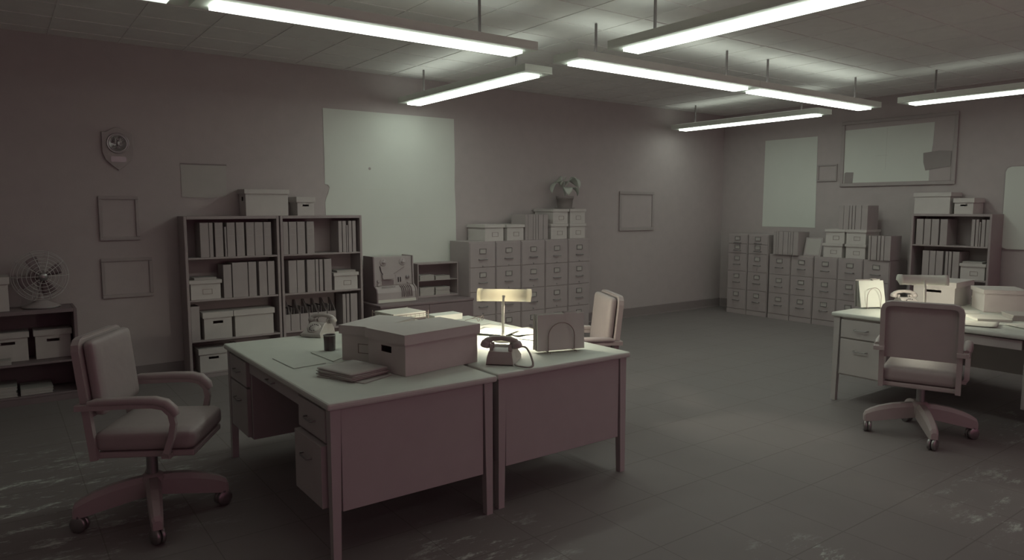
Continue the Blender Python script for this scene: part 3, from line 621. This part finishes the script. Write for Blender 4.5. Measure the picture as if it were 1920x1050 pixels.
# ------------------------------------------------------------------ desks
def desk(W, D, loc, rz, label, ajar=0):
    """W along x, front (drawers, knee hole) faces local -y; origin at footprint centre"""
    t = thing('steel_desk', label, 'desk', loc, rz, 'grey steel office desks'); w, d = W / 2, D / 2
    T = .758
    c = .018
    MB().box(-w, -d, T - .034, w, d, T, .011).build('desktop', 'top', t)
    for sx in (-1, 1):
        for sy in (-1, 1):
            x, y = sx * (w - .045), sy * (d - .045); m = MB()
            a, b = .026, .019; vs = [(x - a, y - a, T - .035), (x + a, y - a, T - .035), (x + a, y + a, T - .035), (x - a, y + a, T - .035)]
            xo, yo = x + sx * (a - b), y + sy * (a - b)
            vs += [(xo - b, yo - b, 0), (xo + b, yo - b, 0), (xo + b, yo + b, 0), (xo - b, yo + b, 0)]
            m.add(vs, [(0, 1, 2, 3), (4, 5, 6, 7), (0, 1, 5, 4), (1, 2, 6, 5), (2, 3, 7, 6), (3, 0, 4, 7)]).build('leg', 'desk', t)
    for sx in (-1, 1):
        x1 = sx * (w - .042); x0 = sx * (w - .042 - .415); lo_, hi_ = min(x0, x1), max(x0, x1)
        MB().box(lo_ + .004, -d + .045, .225, hi_ - .002, d - .072, T - .036, .003).build('pedestal', 'desk', t)
        MB().box(sx * (w - .040), -d + .074, .228, sx * (w - .028), d - .074, T - .036, .002).build('end_panel', 'desk', t)
        for i, (z0, z1) in enumerate(((.552, .705), (.240, .540))):
            px = -.012 if not (ajar == sx and i == 1) else -.035
            xa, xb = (lo_ + .02, hi_ - .04) if sx > 0 else (lo_ + .04, hi_ - .02)
            dr = MB().box(xa, -d + .03 + px, z0, xb, -d + .0445, z1, .003).build('drawer', 'desk', t)
            hx, hz, hy = (xa + xb) / 2, (z0 + z1) / 2 + (.06 if i else 0), -d + .03 + px
            MB().tube([(hx - .055, hy, hz), (hx - .055, hy - .020, hz), (hx - .042, hy - .022, hz - .004), (hx + .042, hy - .022, hz - .004), (hx + .055, hy - .020, hz), (hx + .055, hy, hz)], .0045, 6).build('handle', 'metal', dr)
    k = w - .042 - .42
    dr = MB().box(-k + .004, -d + .03, .645, k - .004, -d + .30, .715, .003).build('drawer', 'desk', t)
    MB().tube([(-.055, -d + .03, .683), (-.055, -d + .008, .683), (.055, -d + .008, .683), (.055, -d + .03, .683)], .0045, 6).build('handle', 'metal', dr)
    MB().box(-w + .07, d - .068, .30, w - .07, d - .056, T - .036, .002).build('modesty_panel', 'desk', t)
    return t
# A and B are pushed back to back, C and D likewise
desk(1.785, .935, (-8.548, -3.838, 0), RR, 'near left desk with the two big archive boxes on it', ajar=1)
desk(1.840, 1.000, (-7.562, -3.785, 0), -RR, 'near right desk lit by the glowing banker lamp')
desk(1.85, .96, (-3.985, -5.445, 0), RR, 'far desk at right, directly in front of its swivel chair')
desk(1.85, .96, (-3.02, -5.445, 0), -RR, 'rear desk at far right, hidden behind the boxes and lamp')
DZ = .7586

# ------------------------------------------------------------------ swivel chairs (face local +x)
def chair():
    t = bpy.data.objects.new('swivel_chair', None); COL.objects.link(t)
    MB().rbox((0, 0, .472), (.49, .475, .105), .035, 10, .012).build('seat_cushion', 'leather', t)
    MB().box(-.235, -.225, .385, .235, .225, .418, .008).build('seat_frame', 'chair', t)
    back = Matrix.Translation((-.235, 0, .60)) @ Matrix.Rotation(R(-6), 4, 'Y')
    bw, bh = .245, .385
    MB().rbox((.024, 0, bh / 2), (.06, .445, bh + .0), .028, 10, 0, 0, back).build('back_cushion', 'leather', t)
    sh_ = MB()
    c = .05; out = [(bw - c + c * math.cos(a), bh - c + .01 + c * math.sin(a)) for a in (0, R(30), R(60), R(90))] + [(-bw + c + c * math.cos(a), bh - c + .01 + c * math.sin(a)) for a in (R(90), R(120), R(150), R(180))]
    sh_.prism([(bw - .01, -.0)] + out + [(-bw + .01, -.0)], -.022, -.006, 'x', .003, back).build('back_shell', 'chair', t)
    # flat steel frame that follows the shell and drops to the seat as two posts
    fr = MB(); path = [(bw - .012, -.215)] + [(p[0] - math.copysign(.012, p[0]), p[1] - .006) for p in out] + [(-bw + .012, -.215)]
    pts = [back @ Vector((-.02, p[0], p[1])) for p in path]
    prev = None; vs = []; fs = []
    for i, p in enumerate(path):
        a = Vector((path[min(i + 1, len(path) - 1)][0] - path[max(i - 1, 0)][0], path[min(i + 1, len(path) - 1)][1] - path[max(i - 1, 0)][1])); a.normalize(); n = Vector((a.y, -a.x))
        for q, xx in ((.016, -.044), (.016, -.008), (-.016, -.008), (-.016, -.044)): vs.append(back @ Vector((xx, p[0] + n.x * q, p[1] + n.y * q)))
    N = len(path)
    for i in range(N - 1):
        for k in range(4): fs.append((i * 4 + k, i * 4 + (k + 1) % 4, i * 4 + 4 + (k + 1) % 4, i * 4 + 4 + k))
    fs += [(0, 1, 2, 3), tuple(range(N * 4 - 4, N * 4))]
    fr.add(vs, fs).build('back_frame', 'chair', t)
    for s in (-1, 1):
        m = MB(); y = s * .268; w = .014
        path = [(-.30, .660), (-.05, .667), (.06, .667), (.115, .655), (.148, .62), (.158, .57), (.145, .50), (.118, .42), (.112, .39)]
        vs = []; fs = []
        for i, p in enumerate(path):
            a = Vector((path[min(i + 1, len(path) - 1)][0] - path[max(i - 1, 0)][0], 0, path[min(i + 1, len(path) - 1)][1] - path[max(i - 1, 0)][1])).normalized(); n = Vector((-a.z, 0, a.x)) * .014
            c_ = Vector((p[0], y - (s * .018 if i == len(path) - 1 else 0), p[1]))
            for q, yy in ((1, -w), (1, w), (-1, w), (-1, -w)): vs.append(c_ + n * q + Vector((0, yy * 1.15, 0)))
        for i in range(len(path) - 1):
            for k in range(4): fs.append((i * 4 + k, i * 4 + (k + 1) % 4, i * 4 + 4 + (k + 1) % 4, i * 4 + 4 + k))
        fs += [(0, 1, 2, 3), tuple(range(len(path) * 4 - 4, len(path) * 4))]
        m.add(vs, fs).box(.09, min(y, s * .222), .388, .135, max(y, s * .222), .412)
        m.box(-.305, min(y, s * .215), .646, -.270, max(y, s * .215), .674)
        arm = m.build('armrest', 'chair', t)
        pp = [(-.24, .679), (-.20, .686), (-.02, .690), (.075, .688), (.125, .674), (.160, .640), (.170, .612)]
        MB().tube([(a, y, b) for a, b in pp], [.014, .021, .023, .024, .025, .024, .019], 12, flat=1.15).build('arm_pad', 'chair', arm)
    MB().lathe([(.10, .372), (.10, .384), (.03, .384)], 20).build('tilt_plate', 'chair', t)
    MB().lathe([(.028, .24), (.028, .38)], 18).build('gas_column', 'metal', t)
    MB().lathe([(.05, .150), (.058, .165), (.06, .225), (.045, .245), (.02, .25)], 22).build('hub', 'chair', t)
    for k in range(4):
        a = R(45 + 90 * k); T = Matrix.Rotation(a, 4, 'Z'); vs = []; fs = []
        off = 0
        sec = [(.035, .135, .238, .036), (.10, .125, .234, .036), (.20, .108, .220, .034), (.29, .092, .196, .031), (.345, .082, .174, .029), (.385, .078, .150, .026), (.397, .080, .125, .020)]; sec = [(q_[0] * .93, *q_[1:]) for q_ in sec]
        for (r, z0, z1, w) in sec:
            for (yy, zz) in ((-w, z0), (-w, z0 + (z1 - z0) * .75), (-w * .55, z1), (w * .55, z1), (w, z0 + (z1 - z0) * .75), (w, z0)): vs.append(T @ Vector((r, yy, zz)))
        for i in range(len(sec) - 1):
            for j in range(6): fs.append((i * 6 + j, i * 6 + (j + 1) % 6, i * 6 + 6 + (j + 1) % 6, i * 6 + 6 + j))
        fs += [tuple(range(6)), tuple(range(len(sec) * 6 - 6, len(sec) * 6))]
        leg = MB().add(vs, fs).build('leg', 'chair', t)
        cx = .34; CT_ = T @ Matrix.Translation((cx, 0, 0)) @ Matrix.Rotation(R(25 + 60 * k), 4, 'Z')
        cs = MB().tube([CT_ @ Vector(p) for p in ((0, 0, .115), (0, 0, .085))], .008, 8)
        for s in (-1, 1): cs.lathe([(.038, 0), (.043, .004), (.043, .018), (.036, .023), (.010, .024)], 20, CT_ @ Matrix.Translation((0, s * .003, .0435)) @ Matrix.Rotation(-s * PI / 2, 4, 'X'))
        cs.box(-.013, -.029, .076, .013, .029, .092, .005, CT_)
        cs.build('caster', 'metal', leg)
    return t
c1 = chair(); c1.location = (-9.515, -3.65, 0); c1.rotation_euler = (0, 0, R(-30)); tag(c1, 'padded grey swivel armchair at left, before the near left desk', 'office chair', 'swivel office chairs')
c2 = dup(c1, (-4.85, -5.44, 0), R(19), 'swivel armchair seen from behind at the far right desk')
c3 = dup(c1, (-6.69, -3.74, 0), R(153), 'lamp-lit swivel chair beyond the near desk, facing the camera')
def turn_base(c, ang, off=(0, 0)):
    for ch in c.children:
        if ch.name.split('.')[0] in ('leg', 'hub', 'gas_column'): ch.rotation_euler = (0, 0, ang); ch.location = (off[0], off[1], 0)
turn_base(c1, R(-7 + 30 - 45), (-.035, -.065)); turn_base(c2, R(38 - 19 - 45)); turn_base(c3, R(10))

# ------------------------------------------------------------------ telephones (dial faces local -y)
def phone(loc, rz, label, sc=1.0, cord=None):
    t = thing('rotary_telephone', label, 'telephone', loc, rz, 'rotary desk telephones'); t.scale = (sc,) * 3
    prof = [(-.105, .004, .074), (-.107, .022, .073), (-.10, .030, .070), (-.015, .084, .060), (.0, .088, .058), (.022, .088, .057), (.03, .078, .057), (.062, .074, .058), (.090, .066, .060), (.102, .040, .066), (.104, .004, .070)]
    vs = []; fs = []
    for (y, z, w) in prof:
        for k in (-1, -.92, 0, .92, 1):
            vs.append((k * w, y, z - (.004 if abs(k) == 1 else 0)))
    n = len(prof)
    for i in range(n - 1):
        for j in range(4): fs.append((i * 5 + j, i * 5 + j + 1, i * 5 + j + 6, i * 5 + j + 5))
    for j, s in ((0, 1), (4, -1)):
        b = [i * 5 + j for i in range(n)]; cen = len(vs); vs.append((0.066 * (1 if j else -1), 0, .02))
        # side wall: fan from a low middle point
        for i in range(n - 1): fs.append((b[i], b[i + 1], cen))
        fs.append((b[-1], b[0], cen))
    fs.append(tuple(j for j in range(5)) + tuple((n - 1) * 5 + j for j in (4, 3, 2, 1, 0)))
    MB().add(vs, fs, False).build('body', 'phone', t)
    A = math.atan2(.054, .085); DT = Matrix.Translation((0, -.058, .0575)) @ Matrix.Rotation(A, 4, 'X')
    d = MB().lathe([(.044, .0), (.044, .004), (.040, .0055), (.022, .0055), (.020, .0075), (.001, .0075)], 28, DT).build('dial', 'phone', t)
    m = MB()
    for k in range(10):
        a = R(50 + k * 27); m.lathe([(.0052, .0054), (.0052, .0062), (.001, .0062)], 10, DT @ Matrix.Translation((.031 * math.cos(a), .031 * math.sin(a), 0)))
    m.build('finger_hole', 'dark', d)
    for s in (-1, 1):
        m = MB().box(s * .048 - .009, .036, .073, s * .048 + .009, .046, .106, .003).box(s * .048 - .009, .072, .070, s * .048 + .009, .082, .102, .003); m.build('cradle', 'phone', t)
    h = MB().tube([(-.084, .059, .098), (-.072, .059, .116), (-.045, .059, .127), (0, .059, .131), (.045, .059, .127), (.072, .059, .116), (.084, .059, .098)], [.020, .017, .0145, .013, .0145, .017, .020], 12)
    for s in (-1, 1):
        h.lathe([(.012, .030), (.022, .026), (.027, .010), (.027, .0), (.022, -.006)], 18, Matrix.Translation((s * .082, .059, .088)) @ Matrix.Rotation(s * R(-12), 4, 'Y'))
    h.build('handset', 'phone', t)
    if cord:
        pts = []
        for i in range(len(cord) - 1):
            a, b = Vector(cord[i]), Vector(cord[i + 1]); n = 14
            for k in range(n): pts.append(a.lerp(b, k / n))
        pts.append(Vector(cord[-1])); sm = [sum((pts[max(0, min(len(pts) - 1, i + q))] for q in range(-5, 6)), Vector()) / 11 for i in range(len(pts))]
        coil = []
        for i in range(len(sm) - 1):
            for q in range(5):
                p = sm[i].lerp(sm[i + 1], q / 5); tt = (sm[i + 1] - sm[i]).normalized(); u = tt.cross(Vector((0, 0, 1))); u = u.normalized() if u.length > .1 else Vector((1, 0, 0)); w = tt.cross(u)
                a = (i * 5 + q) * 2 * PI / 5; coil.append(p + (u * math.cos(a) + w * math.sin(a)) * .0042)
        MB().tube(coil, .0017, 4).build('cord', 'phone', t)
    return t
DP = DZ + .001
phone((-8.40, -3.02, DP), R(220 - 270), 'rotary telephone at left, dial showing, before the magazine files', 1.0, [(-.085, .059, .09), (-.12, .06, .03), (-.125, .01, .008), (-.11, -.05, .006), (-.10, -.07, .006)])
phone((-7.850, -4.462, DP), R(43 + 90), 'rotary telephone seen from behind, below the glowing lamp', 1.12, [(-.09, .059, .09), (-.125, .05, .09), (-.150, .055, .05), (-.175, .11, .008), (-.16, .16, .007), (-.10, .135, .007), (-.078, .10, .007)])
phone((-3.73, -4.80, DP), R(230 - 270), 'rotary telephone on the far desk behind the chair back', 1.08)

# ------------------------------------------------------------------ desk lamps
def lamp(loc, rz, label, sm, s, mat_name):
    t = thing('banker_lamp', label, 'desk lamp', loc, rz, 'banker desk lamps')
    MB().lathe([(.055, 0), (.058, .008), (.05, .016), (.02, .035), (.010, .06)], 26).build('base', 'lampm', t)
    MB().tube([(0, 0, .05), (0, 0, .15), (.002, 0, .20), (.012, 0, .25), (.028, 0, .285), (.036, 0, .298)], [.009, .0085, .0085, .008, .008, .011], 12).build('arm', 'lampm', t)
    cx, cz, r, L = .088, .285, .052, .18
    sh = []; n = 14
    vs = []; fs = []
    for x in (-L, -L + .03, -L + .032, L - .032, L - .03, L):
        rr_ = r + (.003 if abs(x) > L - .031 else 0)
        for k in range(n + 1):
            a = R(208 - k * 203 / n); vs.append((cx + rr_ * math.cos(a), x, cz + rr_ * math.sin(a)))
    for i in range(5):
        for k in range(n): fs.append((i * (n + 1) + k, i * (n + 1) + k + 1, (i + 1) * (n + 1) + k + 1, (i + 1) * (n + 1) + k))
    for i in (0, 5):
        c = len(vs); vs.append((cx, -L if i == 0 else L, cz - .004))
        for k in range(n): fs.append((i * (n + 1) + k, i * (n + 1) + k + 1, c))
    o = MB().add(vs, fs, True).build('lamp_shade', sm, t); md = o.modifiers.new('thick', 'SOLIDIFY'); md.thickness = .0015
    M[mat_name] = emit(mat_name, (1.0, 0.93, 0.74), s)
    MB().tube([(cx, -.085, cz + .004), (cx, .085, cz + .004)], .011, 12).build('bulb', mat_name, t)
    return t
lamp((-7.50, -3.965, DP), R(48), 'banker lamp glowing bright over the near desks', 'shade1', 640, 'bulb_glow')
lamp((-4.20, -5.15, DP), R(41), 'banker lamp on the far right desk, in front of a box', 'shade2', 230, 'bulb_glow_far')

# ------------------------------------------------------------------ big boxes on the desks
GB = 'archive boxes on the desks'
archive_box(.535, .36, .222, (-8.497, -4.487, DP), R(9.5), 'big archive box with hand slot, in front on the near desk', GB, 'left', .055)
archive_box(.262, .42, .205, (-8.600, -3.868, DP), R(-59), 'archive box with label plate, behind the bigger box', GB, None, .05, 'archive_box', .62)
archive_box(.363, .46, .222, (-3.415, -4.690, DP), R(-86), 'archive box with hand slot behind the far banker lamp', GB, 'front', .05)
archive_box(.335, .36, .190, (-3.455, -5.292, DP), R(-54), 'plain lidded archive box at the right edge of photo', GB, None, .035)
# ------------------------------------------------------------------ paper work on the near desks
def sheet(poly, z, label, name='paper_sheet', m='folder', th=.0016, group=None, cat='paper', curl=None):
    return tag(MB().prism(poly, z, z + th, 'z').build(name, m), label, cat, group)
GF = 'folders on the near left desk'
sheet([(-8.906, -3.612), (-8.895, -3.944), (-8.70, -3.917), (-8.677, -3.59)], DP, 'thin flat folder at the left edge of the near left desk', 'file_folder', 'top', .003, GF, 'folder')
sheet([(-8.664, -3.58), (-8.651, -3.90), (-8.612, -3.868), (-8.478, -3.77), (-8.40, -3.54)], DP, 'flat folder under the dark cup beside the labelled box', 'file_folder', 'top', .003, GF, 'folder')
sheet([(-8.861, -4.197), (-8.722, -4.479), (-8.520, -4.395), (-8.60, -4.06)], DP, 'bottom sheet jutting out under the stack of magazines', 'file_folder', 'folder', .003, 'magazines stacked on the near desk', 'folder')
z = DP + .0036
for i, (dx, dy, a, h) in enumerate(((.006, .004, 1, .010), (-.008, .0, -3, .009), (.004, -.004, 2, .006), (-.004, .004, -1, .011))):
    o = MB().rbox((.135, .15, h / 2), (.262 - .006 * i, .285, h), h * .48, 6, .0).build('magazine', 'folder', None, (-8.772 + dx, -4.440 + dy, z), R(17 + a)); z += h + .0006
    tag(o, '%s of four magazines stacked on the near left desk' % ('bottom', 'second lowest', 'second highest', 'top')[i], 'magazine', 'magazines stacked on the near desk')
t = thing('drinking_cup', 'dark glossy tumbler beside the rotary telephone', 'cup', (-8.545, -3.585, DP + .0034))
MB().lathe([(.001, .0), (.033, .0), (.0345, .003), (.0365, .095), (.0355, .097), (.034, .095), (.0322, .008), (.001, .007)], 28, cap=False).build('glass', 'cup', t)
MB().lathe([(.0365, .090), (.0375, .092), (.0375, .097), (.0355, .0985), (.034, .096)], 28, cap=False).build('rim', 'metal', t)
t = thing('ledger_book', 'thick closed ledger half hidden behind the cup', 'book', (-8.285, -3.455, DP), R(-48))
MB().box(0, 0, 0, .20, .22, .003, .001).box(0, 0, .042, .20, .22, .045, .001).box(0, 0, .003, .003, .22, .042).build('cover', 'binder', t); MB().box(.004, .004, .0032, .195, .216, .0418).build('pages', 'paper', t)

# wire letter tray
t = thing('letter_tray', 'two-tier wire letter tray with papers, behind the boxes', 'letter tray', (-7.955, -3.275, DP), R(6))
W, D = .30, .275
for tier, z0 in enumerate((.012, .085)):
    m = MB()
    for zz in (z0, z0 + .035): m.tube([(0, 0, zz), (W, 0, zz), (W, D, zz), (0, D, zz)], .0024, 6, True)
    for k in range(9): m.tube([(W * k / 8, 0, z0 + .035), (W * k / 8, 0, z0), (W * k / 8, D, z0), (W * k / 8, D, z0 + .035)], .0014, 5)
    for k in range(1, 7): m.tube([(0, D * k / 7, z0 + .035), (0, D * k / 7, z0), (W, D * k / 7, z0), (W, D * k / 7, z0 + .035)], .0014, 5)
    m.build('wire_tier', 'wire', t)
for x in (0, W):
    for y in (0, D): MB().tube([(x, y, 0), (x, y, .135)], .004, 8).build('corner_post', 'wire', t)
def in_tray(z, n, lb, T=.009):
    for i in range(n):
        o = MB().box(.012, .012, 0, W - .012, D - .012, T * .8, .001).build('file_folder', 'paper', None, (-7.955, -3.275, z), R(6)); z += T
        tag(o, '%s %s' % (('lowest', 'middle', 'topmost')[i], lb), 'folder', 'folders in the wire tray')
in_tray(DP + .016, 3, 'pale folder in the lower tier of wire letter tray', .014); in_tray(DP + .0895, 3, 'pale folder in the upper tier of wire letter tray', .0145)
t = thing('paper_ream', 'thick closed ream of paper at far corner of lit desk', 'paper ream', (-7.47, -3.015, DP), R(3))
MB().box(0, 0, 0, .262, .135, .044, .002).build('paper_block', 'paper', t); MB().box(.0, .0, .0445, .262, .135, .046).build('cover_sheet', 'chart', t)

def loose(cx, cy, a, W, H, z, label, curl=.012, group='loose papers on the lit desk'):
    m = MB(); vs = []; fs = []; n = 8
    for i in range(n + 1):
        for j in range(n + 1):
            u, v = i / n - .5, j / n - .5
            vs.append((u * W, v * H, .0009 + curl * (max(0, u * 2) ** 3 * .5 + max(0, -v * 2) ** 3 * .7 + .12 * (1 + math.sin(u * 9 + a * 3) * math.sin(v * 7 + a)))))
    for i in range(n):
        for j in range(n): fs.append((i * (n + 1) + j, i * (n + 1) + j + 1, (i + 1) * (n + 1) + j + 1, (i + 1) * (n + 1) + j))
    o = m.add(vs, fs, True).build('paper_sheet', 'paper', None, (cx, cy, z), a); md = o.modifiers.new('thick', 'SOLIDIFY'); md.thickness = .0008
    return tag(o, label, 'paper', group)
loose(-7.27, -3.50, R(8), .22, .29, DP + .002, 'loose sheet beside the archive box end, farthest left on lit desk', .003)
loose(-7.20, -3.78, R(-14), .22, .29, DP + .0058, 'loose sheet under the lamp shade, nearest the lamp arm', .006)
loose(-7.38, -3.70, R(28), .22, .29, DP + .013, 'curled sheet lying across others behind the lamp arm', .009)
loose(-7.23, -4.05, R(20), .21, .28, DP + .002, 'loose sheet reaching toward the wire file holder', .007)
t = thing('eyeglasses', 'folded eyeglasses on papers near the lit desk corner', 'eyeglasses', (-7.17, -3.20, DP + .004), R(30))
for s in (-1, 1):
    MB().tube([(s * .032 + .024 * math.cos(a), 0, .022 + .019 * math.sin(a)) for a in [2 * PI * k / 16 for k in range(16)]], .0022, 6, True).build('lens_rim', 'wire', t)
    MB().tube([(s * .056, 0, .028), (s * .058, .05, .024), (s * .05, .11, .004)], .002, 6).build('temple', 'wire', t)
MB().tube([(-.009, 0, .026), (0, -.002, .030), (.009, 0, .026)], .002, 6).build('bridge', 'wire', t)
for i, (x, y, a) in enumerate(((-7.13, -3.40, 20), (-7.09, -3.385, 70))):
    m = MB().tube([(0, 0, 0), (.022, 0, 0), (.026, .003, 0), (.022, .006, 0), (.004, .006, 0), (.002, .003, 0), (.006, .001, 0.001), (.018, .001, .001)], .0009, 5)
    tag(m.build('paper_clip', 'wire', None, (x, y, DP + .0015), R(a)), ('paper clip on lit desk, nearer the eyeglasses', 'paper clip on lit desk, nearer the desk edge')[i], 'paper clip', 'paper clips on the lit desk')

# wire file holders with upright folders
def holder(loc, rz, label, lab2, n, W, H, lean0, lean1, D=.14):
    t = thing('wire_file_holder', label, 'file holder', loc, rz, 'wire file holders'); m = MB()
    for y in (0, D):
        arc = [(W * .22, y, 0.002)] + [(W * .22, y, .10)] + [(W * .22 + W * .28 * (1 - math.cos(a)), y, .10 + .085 * math.sin(a)) for a in [PI * k / 12 for k in range(1, 12)]] + [(W * .78, y, .10), (W * .78, y, .002)]
        m.tube(arc, .0026, 6)
    m.build('wire_hoop', 'wire', t); m = MB()
    for x in (W * .22, W * .78): m.tube([(x, -.03, .003), (x, -.025, .012), (x, 0, .009), (x, D, .009), (x, D + .025, .012), (x, D + .03, .003)], .0026, 6)
    m.tube([(W * .22, D / 2, .009), (W * .78, D / 2, .009)], .0022, 6); m.build('wire_foot', 'wire', t)
    for i in range(n):
        f = i / max(1, n - 1); th = .006 if i else .010; ln = R(lean0 + (lean1 - lean0) * f)
        T = Matrix.Rotation(ln, 4, 'X')
        o = MB().box(0, 0, 0, W, th, H - .008 * (i % 2), .001, T).box(W * .6, .001, H - .008 * (i % 2), W * .85, .003, H + .006, 0, T)
        rot = Matrix.Rotation(rz, 4, 'Z'); p = Vector(loc) + rot @ Vector((random.uniform(0, .006), .005 + (D - .02) * f * .85, .0145))
        tag(o.build('upright_folder', 'folder' if i else 'top', None, p, rz), '%s %s' % ((['front', 'second', 'third', 'fourth', 'rear'] if n == 5 else ['front', 'middle', 'rear'])[i], lab2), 'folder', 'folders standing in the wire holders')
holder((-7.575, -4.432, DP), R(-14.5), 'wire hoop file holder on the front of the lit desk', 'folder standing in the wire holder on the lit desk', 5, .315, .222, -3, 1, .095)
holder((-4.120, -4.600, DP), R(-28), 'wire hoop file holder on the far desk corner', 'folder leaning in the wire holder on the far desk', 3, .235, .235, -13, -1, .13)

# papers on the far desks
GP = 'papers on the far right desk'
flat_folder(.26, .19, .014, (-3.80, -5.13, DP), R(-62), 'thick pale folder beside the chair back on far desk', GP, m='paper')
flat_folder(.24, .28, .018, (-4.03, -5.47, DP), R(-50), 'wide pale magazine in front of the plain archive box', GP, m='paper', cat='magazine', name='magazine')
loose(-4.22, -5.52, R(15), .24, .30, DP + .002, 'large curled sheet at the edge of the far desk', .012, GP)
loose(-4.05, -5.84, R(-30), .22, .29, DP + .002, 'curled sheet on far desk leaving the right edge', .018, GP)
z = DP
for i in range(4):
    flat_folder(.2, .26, .010, (-3.80 + .004 * i, -5.62 - .003 * i, z), R(-58 + 2 * i), '%s folder in the small pile at the right photo edge' % ('bottom', 'second', 'third', 'top')[i], 'small folder pile on the far desk'); z += .0106
t = thing('pen_cup', 'small pen cup with pale rim between the two far boxes', 'pen cup', (-3.045, -5.085, DP))
MB().lathe([(.001, .0), (.034, .0), (.034, .07), (.031, .07), (.031, .004), (.001, .004)], 22, cap=False).build('cup', 'dark', t); MB().lathe([(.0345, .068), (.036, .07), (.036, .085), (.031, .085), (.031, .068)], 22, cap=False).build('rim', 'paper', t)

# ------------------------------------------------------------------ world, camera, view
w = bpy.data.worlds.new('World'); bpy.context.scene.world = w; w.use_nodes = True
bg = w.node_tree.nodes['Background']; bg.inputs[0].default_value = (1.0, 0.41, 0.56, 1); bg.inputs[1].default_value = 0.29
cam = bpy.data.cameras.new('camera'); co = bpy.data.objects.new('camera', cam); COL.objects.link(co)
cam.sensor_width = 36; cam.lens = 36 * 1325.8 / 1920; cam.clip_start = 0.05
yaw, pit = R(53.807), R(-5.849)
f = Vector((math.cos(pit) * math.cos(yaw), math.cos(pit) * math.sin(yaw), math.sin(pit)))
co.location = (-10.1792, -7.7272, 1.64); co.rotation_euler = f.to_track_quat('-Z', 'Y').to_euler()
sc = bpy.context.scene; sc.camera = co
sc.view_settings.view_transform = 'Standard'; sc.view_settings.look = 'None'; sc.view_settings.gamma = 1; sc.view_settings.use_curve_mapping = False
sc.view_settings.exposure = 0.0
sc.cycles.use_denoising = True; sc.cycles.max_bounces = 8; sc.cycles.diffuse_bounces = 5
sc.cycles.sample_clamp_indirect = 6.0
